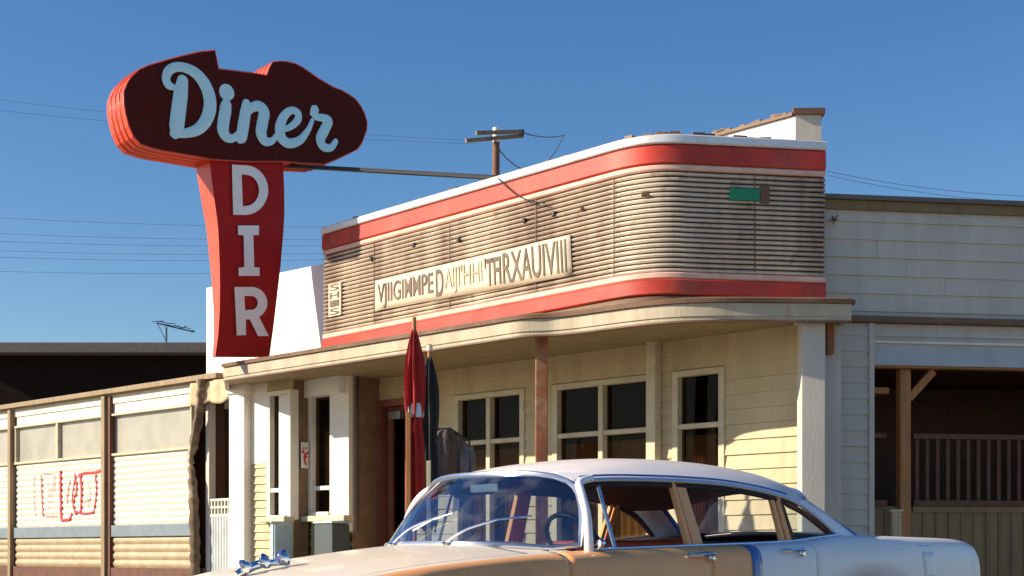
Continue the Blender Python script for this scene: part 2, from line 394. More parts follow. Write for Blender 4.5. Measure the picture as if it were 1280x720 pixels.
for m0, m1, z0, z1 in holes:
    if m0 - cur > .02: W0.siding(b, cur, m0, ZF, WT)
    if z0 - ZF > .02: W0.siding(b, m0, m1, ZF, z0)
    W0.siding(b, m0, m1, z1, WT)
    cur = m1
if mEnd - cur > .01: W0.siding(b, cur, mEnd, ZF, WT)
b.into('wall', M['cream'], diner)
# dark room behind the main wall
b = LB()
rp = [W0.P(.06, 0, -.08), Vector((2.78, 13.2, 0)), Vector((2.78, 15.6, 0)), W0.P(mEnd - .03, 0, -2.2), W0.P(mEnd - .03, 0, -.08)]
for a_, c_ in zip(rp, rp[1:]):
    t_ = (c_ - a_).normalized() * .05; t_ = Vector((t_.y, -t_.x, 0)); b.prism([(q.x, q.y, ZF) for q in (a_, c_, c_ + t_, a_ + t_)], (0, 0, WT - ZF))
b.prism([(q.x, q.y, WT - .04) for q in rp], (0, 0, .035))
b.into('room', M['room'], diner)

def window(root, wl, m0, m1, z0, z1, cols=2, rail=None, fw=.06, mname='creamtrim', pane='pane', curtain=True, out=.0, lab=None):
    fr = LB(); sd = .028
    wl.box(fr, m0 - .01, m0 + fw, z0, z1, out - .1, out + sd); wl.box(fr, m1 - fw, m1 + .01, z0, z1, out - .1, out + sd)
    wl.box(fr, m0 + fw, m1 - fw, z1 - fw, z1, out - .1, out + sd); wl.box(fr, m0 + fw, m1 - fw, z0, z0 + fw, out - .1, out + sd + .03)
    for i in range(1, cols):
        c = m0 + (m1 - m0) * i / cols; wl.box(fr, c - .032, c + .032, z0 + fw, z1 - fw, out - .09, out + .03)
    if rail: wl.box(fr, m0 + fw, m1 - fw, rail - .025, rail + .025, out - .085, out + .018)
    f = fr.into('window', M[mname], root, bevel=.006)
    p = MB(); wl.box(p, m0 + fw - .01, m1 - fw + .01, z0 + fw - .01, z1 - fw + .01, out - .05, out - .044)
    p.v = [v - root.location for v in p.v]; p.build('pane', M[pane], f)
    if curtain:
        c = MB(); zc = (rail or z1) - .08
        mm = [m0 + fw, m1 - fw]
        n = 40
        def cf(i, j):
            m = mm[0] + (mm[1] - mm[0]) * i
            return wl.P(m, z0 + fw + (zc - z0 - fw) * j, out - .12 + .012 * math.sin(i * n * 1.9)) - root.location
        c.grid(cf, n * 3, 1); c.build('curtain', M['curtain'], f, smooth=True)
    return f
rl = W0.at(693, 545)[1]
for k, h in enumerate(holes):
    if h[2] > .5:
        zrail = W0.at(690, 546)[1]
        wid = h[1] - h[0]
        window(diner, W0, *h, cols=2 if wid > .9 else 1, rail=zrail)
# door in the main wall
d0, d1, dz0, dz1 = holes[-1] if holes[-1][2] < .5 else [h for h in holes if h[2] < .5][0]
b = LB(); W0.box(b, d0 + .01, d0 + .11, dz0, dz1, -.12, -.05); W0.box(b, d1 - .11, d1 - .01, dz0, dz1, -.12, -.05)
W0.box(b, d0 + .11, d1 - .11, dz1 - .13, dz1 - .01, -.12, -.05); W0.box(b, d0 + .11, d1 - .11, dz0, dz0 + .55, -.12, -.06)
dr = b.into('door', M['doorred'], diner, bevel=.005)
b = LB(); W0.box(b, d0 + .1, d1 - .1, dz0 + .54, dz1 - .12, -.09, -.084); b.v = [v - diner.location for v in b.v]; b.build('pane', M['pane'], dr)
b = LB(); W0.box(b, d0 + .05, d0 + .08, 1.1, 1.25, -.05, .0); b.v = [v - diner.location for v in b.v]; b.build('handle', M['chrome'], dr)
b = LB(); W0.box(b, d0 - .07, d0 + .012, dz0, dz1 + .07, -.04, .05); W0.box(b, d1 - .012, d1 + .07, dz0, dz1 + .07, -.04, .05); W0.box(b, d0 + .012, d1 - .012, dz1 - .01, dz1 + .07, -.04, .05)
b.into('door_frame', M['doorred'], diner)
b = LB(); zz = W0.at(500, 512)[1]; W0.box(b, d0 + .13, d1 - .13, zz - .11, zz - .02, -.05, .03); b.into('door_closer', M['dullchrome'], diner)
# slim pilaster between the windows and corner column
b = LB(); m0 = W0.at(828, 500)[0]; m1 = W0.at(816.5, 500)[0]; W0.box(b, m0, m1, ZF, WT, .02, .12); b.into('pilaster', M['creamtrim'], diner, bevel=.006)
b = LB(); cx0, cx1 = 2.6 - .005, 2.80; yy = 12.93
b.box(2.585, 2.80, 12.86, 13.06, ZF, ZR(2.06)); b.box(2.56, 2.825, 12.83, 13.09, ZR(2.06), ZR(2.13)); b.box(2.56, 2.825, 12.83, 13.09, ZF, .35)
b.into('corner_column', M['greysiding'], diner, bevel=.008)  # grey instead of white: the column's shade put into its colour
b = LB(); b.box(2.83, 2.90, 12.95, 13.05, ZR(1.78), ZR(2.08)); b.into('bracket', M['rust'], diner, bevel=.01)
b = LB(); b.box(2.81, 2.99, 13.09, 13.66, ZF, ZR(2.13)); b.into('return_wall', M['greysiding'], diner)
# stepped left end of the shop front: two piers with a window each, their shaded returns facing right
pA = W0.P(mEnd, 0)
def offs(p, dd, l): return Vector((p.x + dd.x * l, p.y + dd.y * l, 0))
D = W0.d; Nn = W0.n
q1 = offs(pA, Nn, .438); q2 = offs(q1, D, .815); q3 = offs(q2, Nn, .279); q4 = offs(q3, D, 1.285)
WR2 = Wall(pA.x, pA.y, Nn.x, Nn.y)      # return facing right
WB2 = Wall(q1.x, q1.y, D.x, D.y); WR1 = Wall(q2.x, q2.y, Nn.x, Nn.y); WB1 = Wall(q3.x, q3.y, D.x, D.y)
b = LB(); WR2.box(b, -.04, .43, ZF, WT, -.05, .0); b.into('side_wall', M['shadewall'], diner)
b = LB(); WR1.box(b, .02, .245, ZF, WT, -.03, .0); b.into('side_wall', M['shadewall'], diner)
# pier 2: white pilaster px 418-438, window px 390-418
b = LB(); a0, a1 = WB2.at(437.5, 500)[0], WB2.at(418, 500)[0]
WB2.box(b, 0, a1, WB2.at(430, 665)[1], WT, -.12, .05); b.into('pilaster', M['white2'], diner, bevel=.008)
wz1 = WB2.at(405, 480)[1]; wz0 = WB2.at(405, 646)[1]
e1 = .815
window(diner, WB2, a1 + .0, e1 - .0, wz0, wz1, cols=1, rail=WB2.at(405, 610)[1], fw=.06, mname='white2', curtain=False)
b = LB(); WB2.siding(b, 0, e1, ZF, WB2.at(430, 665)[1] - .003, out=-.02); WB2.siding(b, a1, e1, WB2.at(430, 665)[1], wz0, out=-.02); b.into('wall', M['cream'], diner)
b = LB(); WB2.siding(b, a1, e1, wz1, WT, out=-.02); b.into('wall', M['cream'], diner)
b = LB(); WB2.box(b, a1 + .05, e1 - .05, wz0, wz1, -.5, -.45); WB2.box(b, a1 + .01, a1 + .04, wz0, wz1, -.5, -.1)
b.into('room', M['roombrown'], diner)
b = LB(); mI = WB2.at(407, 560, -.1)[0]
WB2.box(b, a1 + .065, mI, WB2.at(405, 607)[1], WB2.at(412, 538)[1], -.11, -.10); b.into('blind', M['curtain'], diner)
# pier 1
f0, f1 = WB1.at(364, 500)[0], WB1.at(336, 500)[0]; g1 = WB1.at(315, 500)[0]; h1 = WB1.at(296, 500)[0]
wz1 = WB1.at(345, 489)[1]; wz0 = WB1.at(345, 650)[1]
window(diner, WB1, 0.0, f1, wz0, wz1, cols=1, rail=WB1.at(345, 613)[1], fw=.055, mname='white2', curtain=False)
b = LB(); WB1.box(b, 0.06, WB1.at(350, 500)[0], wz0 + .06, wz1 - .06, -.04, .02); b.into('window_shutter', M['white2'], diner, bevel=.004)
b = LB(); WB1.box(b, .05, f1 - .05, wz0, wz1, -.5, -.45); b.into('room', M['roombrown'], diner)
zs = WB1.at(325, 580)[1]
b = LB(); WB1.siding(b, f1, g1, ZF, zs, out=.0, pitch=.1); WB1.siding(b, 0, f1, ZF, wz0, out=0, pitch=.1); b.into('wall', M['cream'], diner)
b = LB(); WB1.siding(b, 0, f1, wz1, WT, out=0, pitch=.1)
b.into('wall', M['cream'], diner)
b = LB(); WB1.box(b, f1 + .01, g1, zs + .004, WT, -.05, .015); b.into('board', M['white2'], diner)
b = LB(); WB1.box(b, g1 + .0, h1, ZF, WT - .02, -.1, .12); WB1.box(b, g1 - .03, h1 + .03, WT - .14, WT - .03, -.1, .15); b.into('pilaster', M['white2'], diner, bevel=.008)
# sills
b = LB(); zsl = WB1.at(345, 648)[1]; WB1.box(b, -.03, f1 + .05, zsl - .05, zsl + .02, -.02, .14)
zsl2 = WB2.at(405, 647)[1]; WB2.box(b, -.02, e1 + .0, zsl2 - .05, zsl2 + .02, -.02, .14); b.into('sill', M['creamtrim'], diner, bevel=.01)

# canopy ------------------------------------------------------------
CZ0, CZ1 = ZR(2.055), ZR(2.25)
cpath = catmull([(-3.44, 17.2, 0), (-1.7, 15.46, 0), (-.35, 14.1, 0), (0, 13.74, 0), (.16, 13.63, 0), (.40, 13.56, 0), (.62, 13.42, 0), (.85, 13.22, 0), (1.15, 12.97, 0), (1.4, 12.82, 0), (1.65, 12.75, 0), (2.0, 12.73, 0), (3.01, 12.78, 0)], 5)
back = [W0.P(-.3, 0, -.05), Vector((3.01, 13.6, 0))]
inner = [Vector((3.01, 13.6, 0)), Vector((2.85, 13.6, 0)), W0.P(.05, 0, -.02), W0.P(mEnd, 0, -.02), offs(q2, Nn, -.02), offs(q4, Nn, -.02), Vector((-3.64, 18.40, 0))]
def offset_path(path, o):
    out = []
    for i, p in enumerate(path):
        a = path[max(i - 1, 0)]; c = path[min(i + 1, len(path) - 1)]; t = (c - a).normalized(); n = Vector((t.y, -t.x, 0))
        out.append(Vector((p.x + n.x * o, p.y + n.y * o, 0)))
    return out
def sweep(mb, path, prof):
    """closed profile [(out, z)] along a plan path"""
    K = len(prof); paths = [offset_path(path, o) for o, z in prof]
    vs = [Vector((paths[k][i].x, paths[k][i].y, prof[k][1])) for i in range(len(path)) for k in range(K)]
    fs = [(i * K + k, i * K + (k + 1) % K, (i + 1) * K + (k + 1) % K, (i + 1) * K + k) for i in range(len(path) - 1) for k in range(K)]
    fs += [tuple(range(K)), tuple((len(path) - 1) * K + k for k in range(K - 1, -1, -1))]
    mb.add(vs, fs)
# fascia runs round the ends too
full = [Vector((-4.02, 17.95, 0))] + [Vector((-3.44, 17.2, 0)) + (Vector((-4.02, 17.95, 0)) - Vector((-3.44, 17.2, 0))) * t for t in (.5, .02)] + cpath[1:] + [Vector((3.01, 12.80, 0)), Vector((3.01, 13.56, 0))]
fp = [full[0], full[1]] + cpath
b = LB(); sweep(b, cpath, [(-.05, CZ0), (0, CZ0), (.0, CZ0 + .03), (.012, CZ0 + .033), (.012, CZ1 - .05), (-.05, CZ1 - .05)])
sweep(b, [Vector((3.015, 12.80, 0)), Vector((3.015, 13.56, 0))], [(-.05, CZ0 + .004), (0, CZ0 + .004), (0, CZ1 - .054), (-.05, CZ1 - .054)])
sweep(b, [Vector((-3.66, 18.40, 0)), Vector((-3.445, 17.22, 0))], [(-.05, CZ0 + .002), (0, CZ0 + .002), (0, CZ1 - .052), (-.05, CZ1 - .052)])
canopy = b.into('canopy', mat('canopy_fascia_paint', (.47, .41, .30), .65, dirt=(.24, .17, .11), dirt_amt=.6, dirt_scale=4, streak=True), diner)
b = LB(); sweep(b, cpath, [(-.06, CZ0 - .018), (.008, CZ0 - .018), (.008, CZ0 - .002), (-.06, CZ0 - .002)]); b.v = [v - diner.location for v in b.v]; b.build('lower_edge', M['flash'], canopy)
b = LB(); sweep(b, cpath, [(-.06, CZ1 - .046), (.035, CZ1 - .046), (.04, CZ1 - .01), (-.06, CZ1 + .018)])
sweep(b, [Vector((3.02, 12.78, 0)), Vector((3.02, 13.55, 0))], [(-.05, CZ1 - .044), (.03, CZ1 - .044), (.03, CZ1 - .012), (-.05, CZ1 + .014)])
b.v = [v - diner.location for v in b.v]; b.build('drip_edge', M['flash'], canopy)
b = LB(); ins = offset_path(cpath, -.045)
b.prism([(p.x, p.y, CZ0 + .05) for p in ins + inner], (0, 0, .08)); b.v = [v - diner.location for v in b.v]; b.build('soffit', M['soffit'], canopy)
# thin batten on the soffit
b = LB(); ins2 = offset_path(cpath, -.55)
b.v = []
# marquee ------------------------------------------------------------
def bez(a, c, e, n): return [a * (1 - t) ** 2 + c * 2 * t * (1 - t) + e * t * t for t in [k / n for k in range(n + 1)]]
mL, mR = Vector((-2.2, 16.98, 0)), Vector((2.91, 13.43, 0))
cA, cB = Vector((.93, 13.489, 0)), Vector((1.56, 13.205, 0))
mpath = [mL + (cA - mL) * k / 14 for k in range(14)] + bez(cA, Vector((1.225, 13.155, 0)), cB, 14) + [cB + (mR - cB) * k / 4 for k in (1, 2, 3, 4)]
marq = empty_dummy = None
z0m, z1m = ZR(2.565), ZR(3.49)
NR = 20; prof = [(-.05, z0m)]
for k in range(NR):
    for ph, o_ in ((0, -.012), (.02, .012), (.14, .028), (.36, .034), (.60, .028), (.80, .010), (.82, -.012)):
        prof.append((o_, z0m + (z1m - z0m) * (k + ph) / NR))
prof += [(0, z1m), (-.05, z1m)]
b = LB(); sweep(b, mpath, prof)
KP = len(prof)
for fi in range(len(b.f) - 2):
    k_ = fi % KP
    if 1 <= k_ <= NR * 7 and (k_ - 1) % 7 in (0, 6): b.mi[fi] = 1
# dents: push some vertices of the ribbed sheet
for v in b.v:
    nz = math.sin(v.x * 2.3 + v.z * 1.7) * math.sin(v.x * 5.1 + 1) * .006; v.y += nz
ribsheet = b.into('ribbed_cladding', [M['ribs'], M['groove']], diner, smooth=True)
def band(name, zlo, zhi, o, mt, parent=diner, rnd=.0):
    b = LB(); sweep(b, mpath, [(-.08, zlo), (o - .012, zlo), (o, zlo + .012), (o, zhi - .012), (o - .012, zhi), (-.08, zhi)])
    b.v = [v - diner.location for v in b.v]; return b.build(name, mt, parent, smooth=True)
band('red_band', ZR(2.355), ZR(2.498), .05, M['red']); band('pink_band', ZR(2.502), ZR(2.562), .04, M['pink'])
band('pink_band', ZR(3.494), ZR(3.548), .04, M['pink']); band('red_band', ZR(3.552), ZR(3.728), .05, M['red'])
band('marquee_cap', ZR(3.732), ZR(3.815), .07, M['cap'])
band('base_flashing', ZR(2.18), ZR(2.351), .03, M['flash'])
# marquee body behind the cladding (solid) + end returns
b = LB(); body = [p for p in offset_path(mpath, -.06)] + [Vector((2.85, 16.5, 0)), Vector((.4, 18.8, 0))]
b.prism([(p.x, p.y, ZR(2.15)) for p in body], (0, 0, 1.62)); b.into('marquee_body', M['greysiding'], diner)
# debris and torn flashing along the cap
b = LB(); op = offset_path(mpath, .0); sweep(b, mpath, [(-.05, ZR(3.813)), (.05, ZR(3.813)), (.05, ZR(3.8185)), (-.05, ZR(3.8185))])
for i in range(260):
    t = random.random() ** .9 * (len(op) - 2); k = int(t); p = op[k] + (op[k + 1] - op[k]) * (t - k); tn = (op[k + 1] - op[k]).normalized()
    L_ = random.uniform(.02, .13); h_ = random.uniform(.004, .016) * (2.4 if random.random() < .12 else 1)
    n_ = Vector((tn.y, -tn.x, 0)) * random.uniform(-.04, .02)
    a = Vector((p.x, p.y, ZR(3.817) + h_ / 2 - .003)) + n_; b.bar(a, a + tn * L_ + Vector((0, 0, random.uniform(-.006, .008))), random.uniform(.015, .05), h_, up=(random.uniform(-.5, .5), 0, 1))
b.into('torn_flashing', M['flash'], diner)
# rusty bolt holes / lamp sockets on the ribs
WM = Wall(-2.2, 16.98, cA.x + 2.2, cA.y - 16.98)    # marquee left face, m grows to the right
for (px, py) in ((464, 323), (517, 306), (655, 275), (692, 267), (573, 299)):
    m, z = WM.at(px, py, .04); b = LB(); WM.box(b, m - .02, m + .02, z - .03, z + .02, .0, .055); b.into('lamp_socket', M['black'], diner, bevel=.01)
WMr = Wall(cB.x, cB.y, mR.x - cB.x, mR.y - cB.y)
b = LB(); a = WMr.at(913, 235, .05); c = WMr.at(950, 251, .05); WMr.box(b, a[0], c[0], c[1], a[1], .0, .05); b.into('green_plate', M['green'], diner)
b = LB(); a = WMr.at(950, 231, .05); c = WMr.at(962, 254, .05); WMr.box(b, a[0] + .005, c[0], c[1], a[1], .0, .048); b.into('plate_frame', M['flash'], diner)
for (px, py, s_) in ((806, 244, .05), (812, 246, .04), (836, 238, .05), (843, 243, .03), (729, 262, .04)):
    r_ = ray(px, py); Y = 13.2; p = EYE + r_ * (13.24 if px > 780 else 13.75)
    b = LB(); b.box(p.x - s_ * .7, p.x + s_ * .7, p.y - .04, p.y + .1, p.z - .018, p.z + .018); b.into('rust_patch', M['flash'], diner, bevel=.01)
# panel seams of the cladding
b = LB()
sp2 = offset_path(mpath, .032); acc = 0; nxt = .9
for k in range(1, len(sp2)):
    acc += (sp2[k] - sp2[k - 1]).length
    if acc > nxt:
        nxt = acc + 1.05; t = (sp2[k] - sp2[k - 1]).normalized(); b = LB()
        b.bar(Vector((sp2[k].x, sp2[k].y, z0m + .01)), Vector((sp2[k].x, sp2[k].y, z1m - .01)), .009, .008, up=(t.y, -t.x, 0)); b.into('panel_seam', M['flash'], diner)
# banner with its faded lettering
c = [WM.at(468.5, 351.5, .05), WM.at(712, 293, .05), WM.at(714.5, 344, .05), WM.at(468.5, 389, .05)]
b = LB(); n = 24
def bf(i, j, o):
    top = (c[0][0] + (c[1][0] - c[0][0]) * i, c[0][1] + (c[1][1] - c[0][1]) * i); bot = (c[3][0] + (c[2][0] - c[3][0]) * i, c[3][1] + (c[2][1] - c[3][1]) * i)
    return WM.P(bot[0] + (top[0] - bot[0]) * j, bot[1] + (top[1] - bot[1]) * j, o + .006 * math.sin(i * 31))
b.grid(lambda i, j: bf(i, j, .048), n, 4)
ban = b.into('banner', M['banner'], diner, solid=.006, smooth=True)
def lett(txt, i0, i1, mt, j0=.14, j1=.86, bold=.0):
    text_shape(txt, lambda x, y, d: bf(i0 + (i1 - i0) * x, j0 + (j1 - j0) * y, .0495 + d), .006, mt, 'lettering', ban, bold)
lett('VJIIGIMMPE', .02, .33, M['ink'], .04, .86, .006); lett('D', .345, .385, M['ink'], .1, .9, .01); lett("AIJI'HHI", .395, .585, M['inkfaint'], .1, .88)
lett("'TFI", .60, .68, M['ink'], .12, .90, .01); lett('RXAUIVIII', .69, .98, M['ink'], .1, .92, .007)
# little vertical sign at marquee's left end
a0 = WM.at(410, 356, .06); a1 = WM.at(425, 393, .06)
b = LB(); WM.box(b, a0[0], a1[0], a1[1], a0[1], .03, .052); vs_ = b.into('end_panel', M['banner'], diner)
for k, ch in enumerate('SHIS'):
    zt = a0[1] - (a0[1] - a1[1]) * (k / 4 + .02); zb = a0[1] - (a0[1] - a1[1]) * ((k + 1) / 4 - .04)
    text_shape(ch, lambda x, y, d: WM.P(a0[0] + .03 + (a1[0] - a0[0] - .06) * x, zb + (zt - zb) * y, .054 + d), .005, M['ink'], 'lettering', vs_)
# raised parapet behind, on the right
b = LB(); b.box(2.76, 3.01, 14.0, 14.35, ZR(3.75), ZR(4.25)); para = b.into('parapet', M['greysiding'], diner)  # white block's front made grey, its shade painted in
WP = Wall(2.755, 14.0, -.673, .740)
b = LB(); mE = WP.at(885, 168)[0]; WP.box(b, 0.0, mE, ZR(3.6), ZR(4.24), -.2, 0); b.into('parapet', M['whitewall'], diner)
b = LB(); b.box(2.73, 3.04, 13.97, 14.38, ZR(4.253), ZR(4.31)); WP.box(b, .02, mE + .02, ZR(4.244), ZR(4.275), -.22, .03)
for k in range(14):
    m = random.uniform(0, mE); WP.box(b, m, m + random.uniform(.02, .12), ZR(4.27), ZR(4.27 + random.uniform(.015, .04)), -.1, .02)
b.into('coping', M['flash'], diner)
# white upper wall to the left behind the sign
WU = Wall(-2.2, 17.32, -.67, .742)
mU = WU.at(258, 400)[0]
b = LB(); zl, zr_ = WU.at(258, 360)[1], WU.at(407, 330)[1]
p = [WU.P(-.2, ZR(1.9), 0), WU.P(mU, ZR(1.9), 0), WU.P(mU, ZR(1.9), -.35), WU.P(-.2, ZR(1.9), -.35)]
b.hexa(p + [Vector((p[0].x, p[0].y, zr_)), Vector((p[1].x, p[1].y, zl)), Vector((p[2].x, p[2].y, zl)), Vector((p[3].x, p[3].y, zr_))])
b.into('upper_wall', M['whitewall'], diner)
b = LB(); WU.box(b, -.1, mU + .02, ZR(2.2), ZR(2.34), -.05, .03); b.into('base_flashing', M['flash'], diner)
# solid volume behind everything of the diner
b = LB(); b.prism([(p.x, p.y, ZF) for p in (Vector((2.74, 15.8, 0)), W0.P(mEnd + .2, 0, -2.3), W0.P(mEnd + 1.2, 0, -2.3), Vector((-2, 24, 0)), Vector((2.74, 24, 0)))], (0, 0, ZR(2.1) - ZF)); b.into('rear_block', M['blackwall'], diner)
# canopy posts
b = LB(); r_ = ray(677, 500); Y = 13.95; X = r_.x * Y
b.box(X - .06, X + .06, Y - .06, Y + .06, ZF, CZ0 + .06); b.box(X - .085, X + .085, Y - .085, Y + .085, ZF, .3); b.into('canopy_post', M['rust'], diner, bevel=.008)

# ------------------------------------------------------------------ RIGHT WING with porch
wing = empty('porch_building', (4.5, 14.2, .13), 'grey clapboard building with blue beam and open timber porch at the right edge', 'building')
WRt = Wall(2.94, 13.60, 1, .15)
mX = 4.4
zt = WRt.at(1040, 245)[1]; zl_ = WRt.at(1100, 398)[1]
b = LB(); WRt.siding(b, 0, mX, zl_, zt, pitch=.17); b.into('wall', M['greysiding'], wing)
b = LB(); WRt.box(b, -.02, mX, zt - .13, zt - .045, -.1, .05); b.into('frieze', M['olive'], wing)
b = LB(); WRt.box(b, -.06, mX, zt - .042, zt, -.35, .09); b.into('roof_edge', M['greyroof'], wing)
b = LB(); WRt.box(b, 0.12, mX, zl_ - .045, zl_ + .01, -.1, .09); b.into('ledge', M['flash'], wing, bevel=.006)
ms = WRt.at(1085, 500)[0]
b = LB(); WRt.siding(b, 0, ms, ZF, zl_ - .05, pitch=.15); b.into('wall', M['greysiding'], wing)
b = LB(); WRt.box(b, ms - .0, ms + .05, ZF, zl_ - .05, -.12, .035); b.into('corner_board', M['greysiding'], wing)
zb0, zb1, zb2 = WRt.at(1200, 458)[1], WRt.at(1200, 430)[1], WRt.at(1200, 405)[1]
b = LB(); WRt.box(b, ms + .052, mX, zb0, zb1 - .012, -.1, .0); be = b.into('beam', M['bluebeam'], wing)
b = LB(); WRt.box(b, ms + .052, mX, zb1 - .011, zb1 + .012, -.1, .03); b.into('beam_trim', M['white'], wing)
b = LB(); WRt.siding(b, ms + .052, mX, zb1 + .013, zl_ - .05, out=-.01, pitch=.15); b.into('frieze_board', M['greysiding'], wing)
# porch recess: floor, ceiling, back wall, ends
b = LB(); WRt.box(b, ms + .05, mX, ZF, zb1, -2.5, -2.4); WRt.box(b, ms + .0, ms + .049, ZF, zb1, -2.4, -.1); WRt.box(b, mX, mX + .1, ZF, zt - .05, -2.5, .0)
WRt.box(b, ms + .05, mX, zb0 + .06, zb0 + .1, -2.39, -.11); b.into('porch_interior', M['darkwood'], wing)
b = LB(); WRt.box(b, ms + .05, mX, zb0 - .02, zb0 - .002, -.14, -.02); b.into('beam_soffit', M['wood'], wing)
b = LB(); WRt.box(b, 0, mX + .1, zl_, zt - .05, -4, -.1); b.into('upper_block', M['greysiding'], wing)
# post + brace, repeated off to the right
for px in (1130, 1330):
    m = WRt.at(px, 500, -.15)[0]
    b = LB(); WRt.box(b, m - .055, m + .055, ZF, zb0 - .02, -.22, -.11); pst = b.into('porch_post', M['wood'], wing, bevel=.008)
    b = LB(); b.bar(WRt.P(m + .05, zb0 - .30, -.165), WRt.P(m + .30, zb0 - .03, -.165), .06, .07); b.v = [v - wing.location for v in b.v]; b.build('brace', M['wood'], pst)
m = WRt.at(1120, 640, -.15)[0]
zp = WRt.at(1120, 636)[1]
b = LB(); WRt.box(b, m - .06, m + .035, .2, zp - .03, -.24, -.10); WRt.box(b, m - .085, m + .05, zp - .03, zp, -.27, -.08)
for k in (-.035, .01): WRt.box(b, m + k - .008, m + k + .008, .3, zp - .06, -.10, -.088)
b.into('pedestal', M['cream'], wing, bevel=.006)
b = LB(); zrt, zrb = WRt.at(1200, 541)[1], WRt.at(1200, 630)[1]
m0 = WRt.at(1140, 600, -.16)[0]
for a_, c_ in ((ms + .06, m - .1), (m0, mX)):
    WRt.box(b, a_, c_, zrt - .05, zrt, -.20, -.13); WRt.box(b, a_, c_, zrb - .02, zrb + .04, -.22, -.12)
ra = b.into('railing', M['darkwood'], wing, bevel=.004)
b = LB(); k = m0 + .05
while k < mX:
    b.bar(WRt.P(k, zrb + .04, -.165), WRt.P(k, zrt - .05, -.165), .035, .035); k += .105
b.v = [v - wing.location for v in b.v]; b.build('baluster', M['darkwood'], ra, label='row of brown balusters')
b = LB(); WRt.box(b, ms + .055, mX, ZF, zrb - .021, -.22, -.16)
k = ms + .1
while k < mX: WRt.box(b, k, k + .012, .3, zrb - .08, -.159, -.146); k += .13
WRt.box(b, m0, mX, zrb - .075, zrb - .022, -.159, -.135); b.into('porch_panel', M['olive'], wing)
# things behind the railing at the left end of the porch
b = LB(); WRt.box(b, ms + .1, ms + .24, zrt - .02, zrt + .03, -.9, -.7); WRt.box(b, ms + .1, ms + .14, ZF, zrt, -.85, -.8); WRt.box(b, ms + .22, ms + .25, ZF, zrt + .3, -.85, -.8); WRt.box(b, ms + .08, ms + .3, zb0 - .25, zb0 - .19, -.9, -.2)
b.into('inner_post', M['wood'], wing, bevel=.004)
# small bracket on the wall
b = LB()
for k in range(7):
    a = WRt.P(*WRt.at(1040, 276)) + WRt.n * .03; an = k * .9
    b.bar(a, a + WRt.d * (.03 + .04 * (k % 3) / 2) * math.cos(an) + Vector((0, 0, .05 * math.sin(an) * (.5 + .5 * (k % 2)))) + WRt.n * .04, .009, .009)
b.into('wire_bracket', M['flash'], wing)

# ------------------------------------------------------------------ LEFT WING with shutters
lw = empty('shuttered_shop', (-6, 21.4, .0), 'low sunlit shop with cream roller shutters, frosted transoms and tan timber posts', 'shop')
WL = Wall(q4.x, q4.y, D.x, D.y)         # m grows to the left
ml = lambda px, o=0: WL.at(px, 600, o)[0]
zl = lambda px, py: WL.at(px, py)[1]
mFar = ml(-30)
ZT = (zl(245, 470) + zl(14, 507)) / 2
mE0, mE1 = ml(294), ml(256)            # entrance
m245 = ml(245)
ztr1, ztr0 = (zl(200, 511) + zl(60, 527)) / 2, (zl(200, 563) + zl(60, 579)) / 2
zst1, zst0 = zl(130, 657), zl(130, 666)
zbase = zl(130, 711)
posts = [(244, .06), (133.5, .055), (16, .05)]
bays = [(ml(240), ml(137.5), 1), (ml(129.5), ml(19), 2), (ml(12), mFar, 1)]
b = LB(); WL.box(b, mE1 - .05, mFar, ZT - .2, ZT - .075, -.3, .0); b.into('wall', M['white'], lw)
b = LB(); WL.box(b, mE1 - .4, mFar, ZT - .07, ZT, -.4, .10); WL.box(b, mE1 - .4, mFar, ZT - .09, ZT - .071, -.3, .05); b.into('eave', M['tan'], lw, bevel=.006)
for a_, c_, n_ in bays:
    b = LB(); WL.box(b, a_, c_, ztr1 + .0, ZT - .2, -.3, -.02); b.into('fascia', M['white'], lw)
    b = LB(); WL.box(b, a_, c_, ztr0, ztr0 + .035, -.1, .02); WL.box(b, a_, c_, ztr1 - .03, ztr1, -.1, .02)
    for k in range(1, n_): c0 = a_ + (c_ - a_) * k / n_; WL.box(b, c0 - .03, c0 + .03, ztr0 + .035, ztr1 - .03, -.1, .015)
    WL.box(b, a_, a_ + .03, ztr0 + .035, ztr1 - .03, -.1, .01); WL.box(b, c_ - .03, c_, ztr0 + .035, ztr1 - .03, -.1, .01)
    tw = b.into('transom', M['creamtrim'], lw, bevel=.005)
    b = LB(); WL.box(b, a_ + .02, c_ - .02, ztr0 + .02, ztr1 - .02, -.06, -.045); b.v = [v - lw.location for v in b.v]; b.build('pane', M['frost'], tw)
    b = LB(); WL.ribs(b, a_, c_, zst1, ztr0, pitch=.085, depth=.018, out=-.03); b.into('roller_shutter', M['shutter'], lw, smooth=True)
    b = LB(); WL.box(b, a_, c_, zst0 - .06, zst1, -.1, .025); b.into('shutter_sill', M['bluestripe'], lw, bevel=.006)
    b = LB(); WL.ribs(b, a_, c_, zbase + .02, zst0 - .06, pitch=.10, depth=.022, out=-.02); b.into('ribbed_base', M['tanshutter'], lw, smooth=True)
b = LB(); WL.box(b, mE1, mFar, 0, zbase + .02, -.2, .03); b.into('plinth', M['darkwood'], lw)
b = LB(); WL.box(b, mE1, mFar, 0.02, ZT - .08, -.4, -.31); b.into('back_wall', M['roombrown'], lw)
for px, w_ in posts[1:]:
    b = LB(); m_ = ml(px); WL.box(b, m_ - w_ * .9, m_ + w_ * .9, 0, ZT - .09, -.1, .07); b.into('post', M['tan'], lw, bevel=.008)
# dark strip that paints the shade onto the post's right side
b = LB(); m_ = ml(139); WL.box(b, m_ - .03, m_ + .02, 0, ZT - .1, -.1, .04); b.into('post_shade_strip', M['darkwood'], lw)
